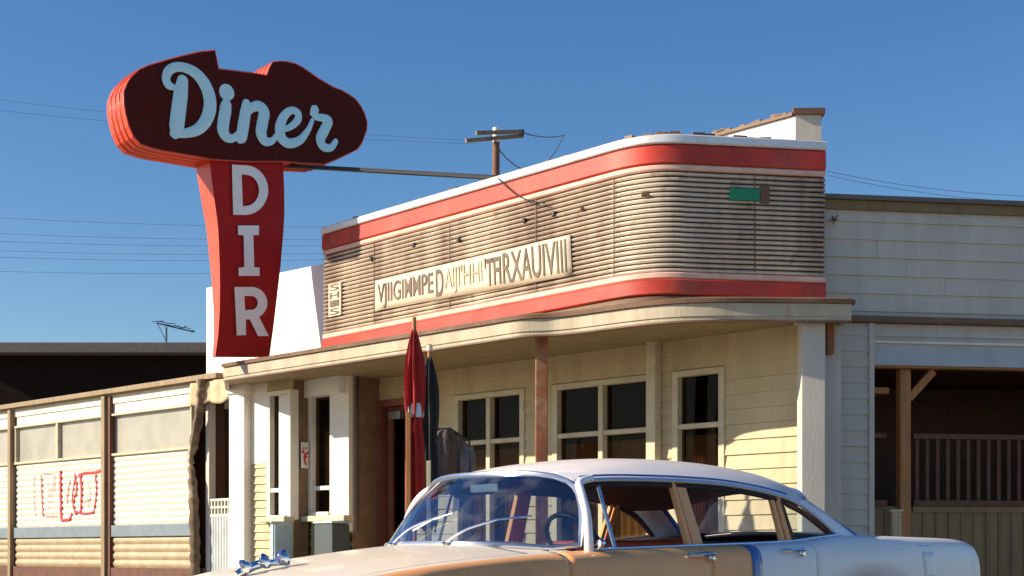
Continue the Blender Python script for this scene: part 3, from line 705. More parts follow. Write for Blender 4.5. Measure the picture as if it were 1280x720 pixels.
# red lettering sprayed on the shutter
GR = []
def gp(cx, cy): return 20 + cx / 7.2, 570 + cy / 7.2
strokes = [([(225, 170), (230, 350), (240, 540)], 20, 1), ([(240, 165), (320, 165), (345, 190), (345, 320)], 9, 1), ([(250, 545), (370, 545)], 14, 1), ([(165, 180), (160, 350), (175, 550)], 8, 1), ([(280, 220), (300, 330), (290, 470)], 6, 1), ([(325, 240), (320, 420)], 6, 1),
           ([(400, 130), (402, 350), (408, 560)], 30, 0), ([(410, 580), (480, 570), (500, 520)], 22, 0), ([(530, 160), (545, 300), (515, 430), (540, 530)], 20, 0), ([(500, 420), (515, 300), (530, 200)], 14, 0), ([(575, 170), (590, 300), (580, 520)], 26, 0),
           ([(560, 175), (620, 155), (700, 150), (765, 135)], 22, 0), ([(715, 170), (722, 340), (700, 500)], 16, 0), ([(540, 500), (600, 520), (640, 520), (700, 505)], 16, 0), ([(460, 430), (470, 300), (490, 210)], 9, 0), ([(640, 240), (670, 330), (650, 460)], 6, 1), ([(610, 420), (680, 380)], 7, 1)]
gl_ = [MB(), MB()]
for pts, w_, fa in strokes:
    P = []
    for q in catmull([(*gp(*p), 0) for p in pts], 9):
        m_, z_ = WL.at(q.x + random.uniform(-.3, .3), q.y, -.01); P.append(WL.P(m_, z_, -.012) - lw.location)
    gl_[fa].tube(P, [w_ / 7.2 / 2 / 60 * random.uniform(.75, 1.15) for _ in P], 6, flat=(WL.n, .45))
lastsh = [o for o in lw.children if o.name.startswith('roller_shutter')][1]
gl_[0].build('lettering', M['graffiti'], lastsh); gl_[1].build('lettering', M['graffitifaint'], lastsh)
# entrance: recess, valance, gate, screen
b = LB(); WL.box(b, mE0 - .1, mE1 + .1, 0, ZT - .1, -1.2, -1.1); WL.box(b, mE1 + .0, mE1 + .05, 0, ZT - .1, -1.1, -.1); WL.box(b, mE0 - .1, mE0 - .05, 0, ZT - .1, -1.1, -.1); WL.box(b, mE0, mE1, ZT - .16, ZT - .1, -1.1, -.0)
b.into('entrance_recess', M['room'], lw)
b = LB(); zva = zl(280, 500)
b.grid(lambda i, j: WL.P(mE0 + (mE1 + .25 - mE0) * i, ZT - .09 + (zva - .05 * abs(math.sin(i * 6.3)) - ZT + .09) * j, .06 + .03 * j + .012 * math.sin(i * 22)), 40, 6); b.into('valance', M['canvas'], lw, smooth=True, solid=.01)
gate = empty('entrance_gate', (q4.x - .4, q4.y + .4, .0), 'white boarded half gate with square openings in the dark shop entrance', 'gate')
zg1, zg0 = WL.at(280, 623, -.05)[1], .05
g0, g1_ = WL.at(295, 650, -.05)[0], WL.at(264, 650, -.05)[0]
b = LB(); gb = lambda a, c, z0, z1, o0=-.07, o1=-.03: WL.box(b, a, c, z0, z1, o0, o1)
gb(g0, g1_, zg1 - .03, zg1); gb(g0, g1_, zg1 - .125, zg1 - .10); gb(g0, g1_, zg1 - .235, zg1 - .20)
k = g0
while k < g1_: gb(k, k + .018, zg1 - .235, zg1 - .03, -.065, -.035); k += .075
b.into('top_rail', M['white'], gate)
b = LB(); gb(g0, g1_, zg0, zg1 - .236, -.06, -.045); k = g0
while k < g1_: gb(k, k + .05, zg0, zg1 - .237, -.044, -.034); k += .062
b.into('board_panel', M['bluebeam'], gate)
b = LB(); gb(g1_ + .005, g1_ + .08, .0, ZT - .2, -.12, -.02); gb(g0, g1_, ZT - .27, ZT - .2, -.12, -.02); b.into('gate_frame', M['greysiding'], gate)
# bunched canvas beside the entrance
tc_ = []
for px, py in ((252, 474), (251, 500), (247, 530), (241, 560), (238.5, 578), (241, 600), (243, 640), (244, 680), (244, 712), (244, 760)):
    m_, z_ = WL.at(px, py, .1); tc_.append(WL.P(m_, z_, .1))
b = MB(); P = catmull(tc_, 6); base = P[-1]; 
b.tube([p for p in P], [.062 - .028 * math.exp(-((i - 24) / 6) ** 2) + .010 * math.sin(i * 1.7) for i in range(len(P))], 12)
for i, v in enumerate(b.v): v.x += .008 * math.sin(i * 2.1)
tag(b.build('rolled_curtain', M['twist'], smooth=True), 'brown and cream canvas curtain bunched and tied beside the shop entrance', 'curtain')

# ------------------------------------------------------------------ dark house behind on the left
dh = empty('dark_house', (-9, 30, 0), 'dark brown house with low grey eave behind the shuttered shop', 'house')
yb = 30; fx = lambda px, Y=yb: (px - 640) / F_PX * Y; fz = lambda py, Y=yb: CH + (HY - py) / F_PX * Y
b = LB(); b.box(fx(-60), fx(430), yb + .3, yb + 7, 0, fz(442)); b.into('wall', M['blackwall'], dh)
b = LB(); b.box(fx(-70), fx(440), yb - .1, yb + 7.3, fz(442), fz(428.5)); b.into('roof', M['greyroof'], dh, bevel=.02)
# television aerial on its roof
Y = 31.0; P0 = Vector((fx(208, Y), Y, fz(428, Y)))
b = MB(); b.tube([P0 - Vector((0, 0, .06)), P0 + Vector((0, 0, .33))], .02, 6)
t0 = EYE + ray(196, 404) * Y; t1 = EYE + ray(243, 415) * Y; b.tube([t0, t1], .014, 6)
for k in range(9):
    p = t0 + (t1 - t0) * (k + .3) / 9; l = .22 - .012 * k; b.tube([p - Vector((l * .3, l, -.04 * (k % 2))), p + Vector((l * .3, l, .09 - .03 * (k % 3)))], .009, 5)
b.tube([t0 + Vector((0, 0, .02)), P0 + Vector((0, 0, .02))], .008, 5)
tag(b.build('television_aerial', M['black']), 'thin tilted television aerial on the roof of the dark house', 'aerial')

# ------------------------------------------------------------------ SIGN
sg_yaw = R(38); SN = Vector((math.sin(sg_yaw), -math.cos(sg_yaw), 0)); SD = Vector((math.cos(sg_yaw), math.sin(sg_yaw), 0))
SO = Vector((-3.17, 17.0, 0)); SX = Vector((-SN.x, -SN.y, 0))
def sp_(px, py, out=0):
    o = SO + SN * out; r = ray(px, py); t = SN.dot(o - EYE) / SN.dot(r); return EYE + r * t
sign = empty('diner_sign', (SO.x, SO.y, CZ1 + .02), 'tall red and maroon boomerang sign reading Diner in pale blue script above vertical white letters', 'sign')
c1 = lambda x, y: (100 + x / 3.366, 40 + y / 3.366)
c2 = lambda x, y: (200 + x / 2.667, 190 + y / 2.667)
ov = [(185, 250), (200, 212), (215, 190), (250, 157), (290, 140), (330, 128), (385, 112), (440, 98), (505, 83), (568, 77), (575, 115), (583, 155), (650, 163), (720, 172), (785, 182), (797, 150), (810, 127), (840, 123), (870, 125), (905, 133), (935, 148), (970, 172), (1005, 197), (1035, 214), (1065, 232), (1100, 245), (1130, 262), (1158, 282), (1180, 310), (1198, 345), (1208, 380), (1206, 412), (1196, 440), (1185, 468), (1168, 492), (1130, 512), (1085, 532), (1030, 556), (940, 552), (860, 545), (700, 545), (560, 537), (480, 522), (410, 510), (350, 500), (300, 488), (255, 472), (225, 440), (205, 395), (192, 345), (184, 300)]
dirp = [(163, 10), (165, 25), (172, 90), (180, 150), (190, 220), (194, 260), (196, 300), (199, 380), (200, 450), (199, 530), (194, 610), (184, 682), (365, 683), (380, 570), (394, 450), (402, 380), (406, 330), (412, 260), (415, 200), (414, 120), (411, 50), (410, 10)]
def sign_prism(poly, conv, o0, depth, mface, mside, name):
    b = LB(); pts = [sp_(*conv(*q), o0) for q in poly]; n = len(pts)
    backp = [p + SX * (depth(conv(*q)[1]) if callable(depth) else depth) for p, q in zip(pts, poly)]
    b.cur = 0; b.add(pts, [tuple(range(n))]); b.cur = 1
    b.add(pts + backp, [(i, (i + 1) % n, (i + 1) % n + n, i + n) for i in range(n)]); b.add(backp, [tuple(range(n))])
    return b.into(name, [mface, mside], sign)
sign_prism(ov, c1, .06, .48, M['signdark'], M['redside'], 'upper_panel')
sign_prism(dirp, c2, .0, lambda y: interp([(199, .36), (313, .27), (358, .20), (445, .07)], y), M['signred'], M['redside'], 'lower_panel')
# raised edge beads on the left end of the sign
up = [o for o in sign.children if o.name.startswith('upper_panel')][0]
for k, dpt in enumerate((.12, .24, .36)):
    b = MB(); pts = [sp_(*c1(*q), .06) + SX * dpt - sign.location for q in ov]; b.tube(pts, .012, 6, closed=True); b.build('edge_bead', M['redside'], up, smooth=True)
b = MB(); b.tube([sp_(*c1(*q), .062) - sign.location for q in ov], .008, 6, closed=True); b.build('edge_trim', M['redside'], up, smooth=True)
# script lettering
def script(pts, wid, n=10):
    P = catmull([(x, y, 0) for x, y in pts], n)
    if isinstance(wid, (int, float)): wid = [wid] * len(pts)
    ws = [interp([(i * n, w_) for i, w_ in enumerate(wid)], k) for k in range(len(P))]
    return [sp_(*c1(p.x, p.y), .075) - sign.location for p in P], [w_ / 2 / 3.366 * 17 / F_PX * 1.22 for w_ in ws]
letters = {
 'letter_d': [([(432, 205), (424, 260), (415, 330), (406, 400), (400, 432)], [40, 52, 54, 54, 30]),
              ([(392, 232), (372, 222), (362, 195), (372, 165), (400, 148), (440, 150), (485, 172), (522, 215), (544, 270), (546, 325), (528, 375), (495, 410), (450, 425), (392, 428)], [22, 30, 30, 32, 32, 34, 40, 46, 48, 48, 44, 38, 32, 26])],
 'letter_i': [([(617, 254), (619, 256)], [58, 58]), ([(596, 318), (615, 300), (612, 330), (604, 375), (602, 415), (618, 442), (648, 445), (676, 415)], [16, 34, 44, 44, 44, 38, 26, 18])],
 'letter_n': [([(700, 300), (696, 340), (688, 390), (680, 440), (672, 452)], [30, 42, 44, 42, 30]),
              ([(692, 365), (715, 325), (750, 312), (774, 335), (768, 380), (762, 425), (778, 458), (808, 458), (830, 430)], [22, 30, 38, 42, 42, 42, 36, 24, 16])],
 'letter_e': [([(838, 412), (880, 402), (915, 372), (916, 340), (888, 330), (858, 355), (842, 400), (848, 445), (880, 468), (925, 455), (960, 412), (978, 370)], [16, 22, 28, 28, 26, 32, 40, 40, 36, 30, 20, 14])],
 'letter_r': [([(975, 345), (988, 325), (990, 355), (1025, 362), (1045, 375), (1030, 410), (1012, 450), (1024, 482), (1056, 486), (1076, 460)], [16, 34, 24, 30, 36, 38, 38, 34, 26, 20])]}
for nm, sts in letters.items():
    b = MB()
    for pts, wid in sts:
        P, W_ = script(pts, wid); dot = len(pts) == 2
        if not dot: b.tube(P, W_, 12, flat=(SN, .22))
        for e_, w_ in ((P[0], W_[0]),) if dot else ((P[0], W_[0]), (P[-1], W_[-1])):
            mt = Matrix.Translation(e_) @ (-SN).to_track_quat('Z', 'Y').to_matrix().to_4x4()
            b.lathe([(w_ * .98, -w_ * .05), (w_ * .98, w_ * .05), (w_ * .7, w_ * .16)], 14, mt)
    b.build(nm, M['letterblue'], sign, smooth=True)
arc = lambda cx, cy, rx, ry, a0, a1, n=14: [(cx + rx * math.cos(R(a0 + (a1 - a0) * k / n)), cy + ry * math.sin(R(a0 + (a1 - a0) * k / n))) for k in range(n + 1)]
sfn = lambda x, y, d: sp_(*c2(x, y), .004 + d)
flat_shape([[(240, 42), (283, 44)] + arc(283, 127, 78, 83, -90, 90) + [(244, 209)], [(272, 75), (286, 76)] + arc(286, 128, 44, 52, -90, 90) + [(276, 180)]], sfn, .03, M['letterwhite'], 'letter_d', sign)
flat_shape([[(260, 245), (330, 245), (330, 276), (311, 278), (314, 384), (332, 385), (332, 413), (262, 413), (262, 386), (281, 384), (279, 278), (260, 276)]], sfn, .03, M['letterwhite'], 'letter_i', sign)
flat_shape([[(248, 450), (300, 450)] + arc(305, 503, 53, 53, -90, 62) + [(363, 613), (327, 614), (299, 558), (286, 558), (287, 610), (256, 612)], [(281, 480), (300, 480)] + arc(304, 503, 22, 23, -90, 90) + [(284, 527)]], sfn, .03, M['letterwhite'], 'letter_r', sign)
# strut from the sign to the marquee
a = sp_(354, 207, -.2); e = EYE + ray(618, 222) * 15.25
b = MB(); b.tube([a - sign.location, e - sign.location], .028, 8); b.build('strut', M['black'], sign)
# loose cable hanging over the marquee
cb_ = []
for px, py in ((622, 222), (634, 234), (650, 246), (666, 252), (681, 254)):
    m_, z_ = WM.at(px, py, .09); cb_.append(WM.P(m_, z_, .09))
b = MB(); b.tube(catmull(cb_, 5), .007, 6); tag(b.build('loose_cable', M['black']), 'thin black cable drooping over the red band of the marquee', 'cable')

# ------------------------------------------------------------------ utility pole and wires
Y = 42.0; P_ = lambda px, py, y=Y: EYE + ray(px, py) * y
up_ = empty('utility_pole', (P_(620, 600).x, Y, 0), 'brown wooden utility pole with tilted crossarms behind the marquee', 'utility pole')
b = LB(); x0 = P_(620, 400).x; b.tube([(x0, Y, 0), (x0, Y, P_(620, 178).z)], [.14, .11], 12); b.into('pole', M['poleclr'], up_, smooth=True)
b = LB(); b.tube([(x0, Y, P_(0, 178).z), (x0, Y, P_(0, 160).z)], [.10, .10], 12); b.into('transformer_cap', M['letterwhite'], up_, smooth=True)
b = LB(); a, e = P_(583, 182), P_(654, 166); a.y -= .5; e.y += .3; b.bar(a, e, .10, .10); b.into('crossarm', M['tan'], up_)
b = LB(); a, e = P_(596, 175.5), P_(652, 167); a.y -= .75; e.y -= .2; b.bar(a, e, .10, .10); b.into('crossarm', M['tan'], up_)
b = LB(); p = P_(651, 166); b.box(p.x - .06, p.x + .1, p.y - .1, p.y + .1, p.z - .06, p.z + .08); b.into('insulator', M['black'], up_, bevel=.02)
def wire(a, e, sag, r, label):
    pts = [a + (e - a) * t - Vector((0, 0, sag * 4 * t * (1 - t))) for t in [k / 16 for k in range(17)]]
    m_ = MB(); m_.tube(pts, r, 5); tag(m_.build('overhead_wire', M['wire']), label, 'wire', 'overhead wires')
wire(P_(620, 182), P_(705, 169, 55), 1.0, .02, 'thick wire looping up from below the crossarm of the utility pole')
wire(P_(654, 166), P_(705, 169, 55), .1, .02, 'thick wire leaving the right tip of the crossarm')
LV = 'faint sky wire left of the sign, '
for (ya, yb_, nm) in ((120, 176, 'highest of them'), (134, 180, 'second from the top'), (270, 282, 'third from the top'), (290, 296, 'fourth from the top'), (300, 303, 'fifth from the top'), (312, 312, 'third from the bottom'), (320, 320, 'second from the bottom'), (338, 334, 'lowest of them')):
    wire(P_(-40, ya, 44), P_(595 if ya < 200 else 560, yb_, 46), .15, .005, LV + nm)
wire(P_(1034, 214, 46), P_(1330, 246, 46), .2, .009, 'faint wire in the sky right of the marquee, the higher one')
wire(P_(1034, 219, 46), P_(1330, 254, 46), .2, .008, 'faint wire in the sky right of the marquee, the lower one')

# ------------------------------------------------------------------ parasols
def parasol(name, X, Y, z0, z1, lean, rmax, mcloth, label, folds=9):
    root = empty(name, (X, Y, ZF), label, 'parasol', 'folded parasols by the entrance')
    b = MB()
    n = 54; zs_ = [k / 22 for k in range(23)]
    vs = []
    for t in zs_:
        z = z0 + (z1 - z0) * t - ZF
        base_r = rmax * (sinterp([(0, .85), (.25, .95), (.42, .9), (.5, .72), (.58, .95), (.78, .95), (.92, .5), (1, .06)], t))
        for k in range(n):
            an = 2 * math.pi * k / n; r = base_r * (1 + .28 * math.sin(folds * an + 2.5 * t + 1.3 * math.sin(3 * an)) + .06 * math.sin(23 * an + t * 9))
            vs.append(Vector((r * math.cos(an) + lean * t, r * math.sin(an), z + (.05 * math.sin(folds * an) if t == 0 else 0))))
    fs = [(i * n + k, i * n + (k + 1) % n, (i + 1) * n + (k + 1) % n, (i + 1) * n + k) for i in range(len(zs_) - 1) for k in range(n)]
    b.add(vs, fs); b.build('canopy_cloth', mcloth, root, smooth=True)
    b = MB(); b.tube([(0, 0, 0), (lean, 0, z1 - ZF + .07)], .02, 10); b.build('pole', M['wood'], root, smooth=True)
    b = MB(); b.lathe([(.22, 0), (.22, .05), (.05, .08), (.03, .3)], 20); b.build('base', M['black'], root, smooth=True)
    return root
Yr = 13.3
pr = parasol('closed_parasol', fx(519, Yr), Yr, fz(655, Yr), fz(406, Yr), -.01, .082, M['redcloth'], 'folded red parasol with pale blue band in front of the doorway')
b = MB(); zb_ = fz(522, Yr) - ZF; n = 24
b.lathe([(.074, zb_), (.079, zb_ + .03), (.078, zb_ + .10), (.066, zb_ + .13)], n)
for i, v in enumerate(b.v): an = 2 * math.pi * (i % n) / n; v.x *= 1 + .08 * math.sin(5 * an); v.y *= 1 + .08 * math.sin(5 * an)
b.build('tie_band', M['emblem'], pr, smooth=True)
Yn = 13.55
pn = parasol('closed_parasol', fx(537, Yn), Yn, fz(660, Yn), fz(440, Yn), 0.0, .072, M['navycloth'], 'folded dark navy parasol just right of the red one')
b = MB(); b.lathe([(.0, 0), (.03, .02), (.028, .06), (.0, .08)], 12, Matrix.Translation((0, 0, fz(441, Yn) - ZF))); b.build('finial', M['white2'], pn, smooth=True)
# orange timber post beside them and a short pale stake
X, Y = fx(510.5, 13.2), 13.2
b = MB(); b.box(-.022, .022, -.022, .022, 0, fz(515, Y) - ZF); o = b.build('timber_stake', M['wood'], bevel=.004); o.location = (X, Y, ZF); tag(o, 'slim orange timber stake standing left of the red parasol', 'stake')
X, Y = fx(536, 12.9), 12.9
b = MB(); b.box(-.018, .018, -.018, .018, 0, fz(576, Y) - ZF); o = b.build('timber_stake', M['creamtrim'], bevel=.004); o.location = (X, Y, ZF); tag(o, 'short pale stake standing between the parasols and the car roof', 'stake')

# ------------------------------------------------------------------ jackets on a rail by the first window
Yj = 15.2
rack = empty('coat_rack', (fx(565, Yj), Yj, ZF), 'dark coat rack left of the first shop window', 'coat rack')
b = MB(); zt_ = fz(537, Yj) - ZF
b.tube([(-.28, .02, 0), (-.26, .02, zt_)], .014, 8); b.tube([(.2, .02, 0), (.18, .02, zt_ - .12)], .014, 8); b.tube([(-.26, .02, zt_), (-.02, .02, zt_ + .01), (.18, .02, zt_ - .12)], .013, 8); b.tube([(-.28, .2, .01), (-.28, -.2, .01)], .014, 8); b.tube([(.2, .2, .01), (.2, -.2, .01)], .014, 8)
b.build('frame', M['black'], rack, smooth=True)
def jacket(X, Y, zt, w_, h_, mt, label, ph):
    """shoulders, body and two hanging sleeves as one folded sheet shape"""
    b = MB(); n = 40; K = 18
    vs = []
    for i in range(K + 1):
        t = i / K; z = zt - h_ * t
        hw = w_ * sinterp([(0, .12), (.06, .42), (.14, .5), (.5, .46), (1, .55)], t); hd = .05 + .05 * min(1, t * 4)
        for k in range(n):
            a = 2 * math.pi * k / n; f = 1 + .09 * math.sin(7 * a + ph + 2 * t) + .05 * math.sin(13 * a + 5 * t)
            vs.append((hw * math.cos(a) * f, hd * math.sin(a) * f, z - ZF + .02 * math.sin(3 * a + ph) * t))
    fs = [(i * n + k, i * n + (k + 1) % n, (i + 1) * n + (k + 1) % n, (i + 1) * n + k) for i in range(K) for k in range(n)] + [tuple(range(n))]
    b.add(vs, fs)
    for s_ in (-1, 1):
        b.tube(catmull([(s_ * w_ * .42, -.02, zt - ZF - .07), (s_ * w_ * .56, -.03, zt - ZF - .2), (s_ * w_ * .60, -.05, zt - ZF - .4), (s_ * w_ * .56, -.04, zt - ZF - .58)], 5), [.05 - .0012 * q for q in range(16)], 10)
    o = b.build('hanging_jacket', mt, smooth=True); o.location = (X, Y, ZF); o.rotation_euler = (0, 0, R(20)); tag(o, label, 'jacket', 'jackets hung outside')
jacket(fx(557, Yj - .12), Yj - .12, fz(538, Yj), .26, .52, M['greycloth'], 'dark brownish grey jacket hung outside beside the parasols', 0)
jacket(fx(577, Yj - .05), Yj - .05, fz(551, Yj), .17, .75, M['bluegreycloth'], 'blue grey jacket hung outside against the window frame', 2)

# ------------------------------------------------------------------ crates and wall plaque by the piers
def crate(wl, m0, m1, z0, z1, o0, o1, top, side, label):
    c = wl.P((m0 + m1) / 2, ZF, (o0 + o1) / 2); root = empty('storage_box', (c.x, c.y, ZF), label, 'box', 'painted boxes by the piers')
    b = LB(); n = 3
    for k in range(n):
        za, zb = z0 + (z1 - z0) * k / n, z0 + (z1 - z0) * (k + 1) / n - .012
        wl.box(b, m0, m1, za, zb, o0, o1)
    wl.box(b, m0 + .02, m1 - .02, z0, z1 - .02, o0 + .02, o1 - .015); b.into('body', side, root, bevel=.004)
    b = LB(); wl.box(b, m0 - .015, m1 + .015, z1, z1 + .025, o0 - .01, o1 + .015); b.into('lid', top, root, bevel=.004)
z_hi = WB1.at(350, 655)[1]
crate(WB1, -.0, WB1.at(343, 680, .3)[0], ZF, z_hi, .03, .32, M['crateblue'], M['crateblue'], 'pale blue slatted box under the window nearest the shop entrance')
z_hi = WB2.at(410, 655)[1]
crate(WB2, .0, WB2.at(393, 680, .3)[0], ZF, z_hi, .03, .30, M['crateblue'], M['cratedark'], 'dark slate box with pale blue lid beside the tall white pilaster')
pl = empty('wall_plaque', tuple(WR1.P(.14, 1.6, .03)), 'small white plaque with a red emblem on the shaded brown wall between the piers', 'plaque')
cP = WR1.at(381, 569, .03)
b = LB(); WR1.box(b, cP[0] - .055, cP[0] + .055, cP[1] - .16, cP[1] + .16, .02, .035); b.into('board', M['white2'], pl, bevel=.006)
b = LB(); pt = lambda x, y: WR1.P(cP[0] + x, cP[1] + y, .04)
b.tube(catmull([pt(-.04, .04), pt(0, .0), pt(.03, .05), pt(.045, .03)], 5), .012, 8, flat=(WR1.n, .4)); b.tube(catmull([pt(0, .0), pt(.01, -.06), pt(-.015, -.12)], 5), .014, 8, flat=(WR1.n, .4)); b.tube([pt(-.03, -.02), pt(.03, -.03)], .012, 8, flat=(WR1.n, .4))
b.into('emblem', M['graffiti'], pl)
b = LB(); b.tube([pt(.03, .08), pt(.03, .08) + WR1.n * .06], .014, 8); b.into('hook', M['dullchrome'], pl)

# ------------------------------------------------------------------ CAR  (x forward from the tail, y to its left, z up)
TH = R(40)
LEN = 5.1
car = bpy.data.objects.new('parked_car', None); C.objects.link(car)
car.location = (2.5, 10.25, 0); car.rotation_euler = (0, 0, math.pi + TH)
tag(car, 'old two-tone saloon with white roof and tail and apricot doors', 'car')
cw = [(0, .868), (.15, .885), (.5, .91), (1.2, .925), (2.5, .93), (3.6, .925), (4.3, .91), (4.75, .885), (5.0, .84), (5.1, .78)]
csh = [(-.1, .975), (-.07, 1.012), (0, 1.028), (.12, 1.038), (.6, 1.045), (1.3, 1.05), (1.54, 1.035), (1.8, 1.01), (2.6, .983), (3.45, .957), (3.7, .945), (4.2, .91), (4.65, .86), (5.0, .785), (5.1, .71)]
ccz = [(-.1, .97), (-.04, 1.01), (.08, 1.03), (.5, 1.06), (1.0, 1.085), (1.5, 1.08), (3.4, 1.02), (3.7, 1.005), (4.0, .98), (4.4, .93), (4.8, .868), (5.0, .825), (5.1, .77)]
def zbot(u):
    for c_ in (1.18, 4.12):
        d_ = abs(u - c_)
        if d_ < .42: return max(.26, .34 + math.sqrt(.42 ** 2 - d_ ** 2))
    return .26
def section(u):
    w_, zs_, zc_ = sinterp(cw, u), sinterp(csh, u), sinterp(ccz, u); zb = zbot(u); h = zs_ - .1 - zb
    return [(0, zc_), (.40 * w_, zs_ + (zc_ - zs_) * .85), (w_ - .26, zs_ + (zc_ - zs_) * .28), (w_ - .125, zs_), (w_ - .045, zs_ - .02), (w_ - .004, zs_ - .085), (w_ + .008, zs_ - .1 - h * .35), (w_ - .004, zs_ - .1 - h * .65), (w_ - .035, zb + .02), (w_ - .06, zb)]
def S(u, t, side=1, off=0):
    s_ = section(u); n = len(s_) - 1; t = max(0, min(n, t)); i = min(int(t), n - 1); f = t - i
    g = lambda j: Vector((s_[j][0], s_[j][1], 0)) if 0 <= j <= n else (Vector((-s_[1][0], s_[1][1], 0)) if j < 0 else Vector((s_[n][0], s_[n][1], 0)))
    a, b_, c_, d_ = g(i - 1), g(i), g(i + 1), g(i + 2)
    p = .5 * ((2 * b_) + (c_ - a) * f + (2 * a - 5 * b_ + 4 * c_ - d_) * f * f + (3 * b_ - a - 3 * c_ + d_) * f ** 3)
    if off: p = p + Vector((1, .15, 0)).normalized() * off
    return Vector((u, p.x * side, p.y))
def patch(name, u0, u1, t0, t1, side, mats, matfn=None, nu=28, nt=26, off=0, th=.02, parent=car, both=False):
    b = MB()
    if both:
        f = lambda i, j: (S(u0 + (u1 - u0) * i, abs(-t1 + 2 * t1 * j), -1 if j < .5 else 1, off))
    else: f = lambda i, j: S(u0 + (u1 - u0) * i, t0 + (t1 - t0) * j, side, off)
    b.grid(f, nu, nt)
    if matfn:
        b.mi = [matfn(u0 + (u1 - u0) * (k // nt + .5) / nu, (t0 + (t1 - t0) * (k % nt + .5) / nt)) for k in range(nu * nt)]
    o = b.build(name, mats, parent, smooth=True, recalc=False)
    # make sure normals point outward/up
    me = o.data; bm = bmesh.new(); bm.from_mesh(me); bmesh.ops.recalc_face_normals(bm, faces=bm.faces)
    s_ = 0
    for f_ in bm.faces: c_ = f_.calc_center_median(); s_ += f_.normal.dot(Vector((0, c_.y, c_.z - .5)))
    if s_ < 0: bmesh.ops.reverse_faces(bm, faces=bm.faces)
    bm.to_mesh(me); bm.free()
    md = o.modifiers.new('s', 'SOLIDIFY'); md.thickness = th; md.offset = -1
    return o
WH, OR = M['carwhite'], M['carorange']
G = .004
patch('bonnet', 3.80, 5.08, 0, 2.75, 1, M['carcream'], both=True, nu=30, nt=40)
patch('boot_lid', -.04, 1.0, 0, 2.4, 1, WH, both=True, nu=24, nt=36)
for s_ in (1, -1):
    patch('front_fender', 3.65 + G, 5.1, 2.78, 9, s_, [M['carcream'], OR], lambda u, t: 0 if t < 3.35 else 1, nu=44, nt=46)
    fd = patch('front_door', 2.61 + G, 3.65 - G, 3.0, 9, s_, OR, nu=20, nt=36)
    rd = patch('rear_door', 1.71 + G, 2.61 - G, 3.0, 9, s_, [OR, WH], lambda u, t: 0 if u > 2.245 else 1, nu=40, nt=36)
    qp = patch('rear_fender', -.1, 1.71 - G, 2.43, 9, s_, WH, nu=44, nt=44)
    patch('colour_break_strip', 2.205, 2.285, 3.25, 8.9, s_, M['carblue'], nu=3, nt=30, off=.006, th=.008, parent=rd)
    # door skins inside + sill rails
    b = MB(); b.grid(lambda i, j: Vector((1.75 + (3.62 - 1.75) * i, s_ * (.775 - .03 * j), .95 - .68 * j)), 8, 4); b.build('door_card', M['seatdark'], car, smooth=True)
    # handles
    for hu, par_ in ((2.70, fd), (1.93, rd)):
        b = MB(); zz_ = sinterp(csh, hu) - .045
        yv = s_ * (sinterp(cw, hu) - .012)
        b.tube(catmull([(hu - .09, yv + s_ * .012, zz_), (hu - .07, yv + s_ * .035, zz_ + .004), (hu + .05, yv + s_ * .035, zz_), (hu + .10, yv + s_ * .01, zz_ - .002)], 5), [.011] * 16, 8)
        b.lathe([(.02, -.01), (.022, .012), (.012, .03)], 12, Matrix.Translation((hu - .07, yv + s_ * .01, zz_ - .02)) @ Matrix.Rotation(-s_ * math.pi / 2, 4, 'X'))
        b.build('handle', M['chrome'], par_, smooth=True)
    # fuel flap / side vent marks on the rear fender
    if s_ == 1:
        b = MB(); u_, t_ = .53, 5.3
        f = lambda i, j: S(.47 + .13 * i + .03 * (1 - j), 5.05 + .75 * j, 1, .003); b.grid(f, 4, 4); b.build('fuel_flap', WH, qp, smooth=True, solid=.004)
        b = MB(); b.tube([S(.45, 5.85, 1, .006), S(.60, 5.85, 1, .006)], .005, 6); b.tube([S(.52, 4.72, 1, .004), S(.66, 4.72, 1, .004)], .004, 6); b.build('trim_strip', M['dullchrome'], qp)
    # tail lamps, headlamps
    b = MB(); b.lathe([(.001, 0), (.045, .004), (.05, .03), (.045, .05)], 16, Matrix.Translation((-.13, s_ * .74, .82)) @ Matrix.Rotation(math.pi / 2, 4, 'Y') @ Matrix.Scale(2.2, 4, (1, 0, 0))); b.build('tail_lamp', M['taillamp'], car, smooth=True)
    b = MB(); b.lathe([(.11, 0), (.11, .03), (.08, .06), (.02, .07)], 24, Matrix.Translation((5.09, s_ * .62, .66)) @ Matrix.Rotation(math.pi / 2, 4, 'Y')); b.build('headlight', M['lens'], car, smooth=True)
# inner shell so that shut lines are dark
b = MB()
for s_ in (1, -1): b.grid(lambda i, j: S(.05 + 4.95 * i, 3.3 + 5.6 * j, s_, -.035), 60, 20)
b.grid(lambda i, j: S(3.72 + 1.3 * i, abs(-3.2 + 6.4 * j), -1 if j < .5 else 1) - Vector((0, 0, .03)), 20, 20); b.grid(lambda i, j: S(.06 + 1.0 * i, abs(-3 + 6 * j), -1 if j < .5 else 1) - Vector((0, 0, .03)), 20, 20)
b.build('inner_shell', M['carinner'], car, smooth=True)
# cowl in front of the windscreen and package shelf behind
b = MB(); b.grid(lambda i, j: S(3.52 + .272 * i, abs(-2.76 + 5.52 * j), -1 if j < .5 else 1) - Vector((0, 0, .004)), 8, 30); b.build('cowl', M['carcream'], car, smooth=True, recalc=True)
b = MB(); b.grid(lambda i, j: S(1.004 + .30 * i, abs(-2.42 + 4.84 * j), -1 if j < .5 else 1) - Vector((0, 0, .002)), 8, 30); b.build('rear_deck', WH, car, smooth=True)
b = MB(); b.box(1.0, 1.6, -.72, .72, .98, 1.0); b.build('parcel_shelf', M['seatdark'], car)
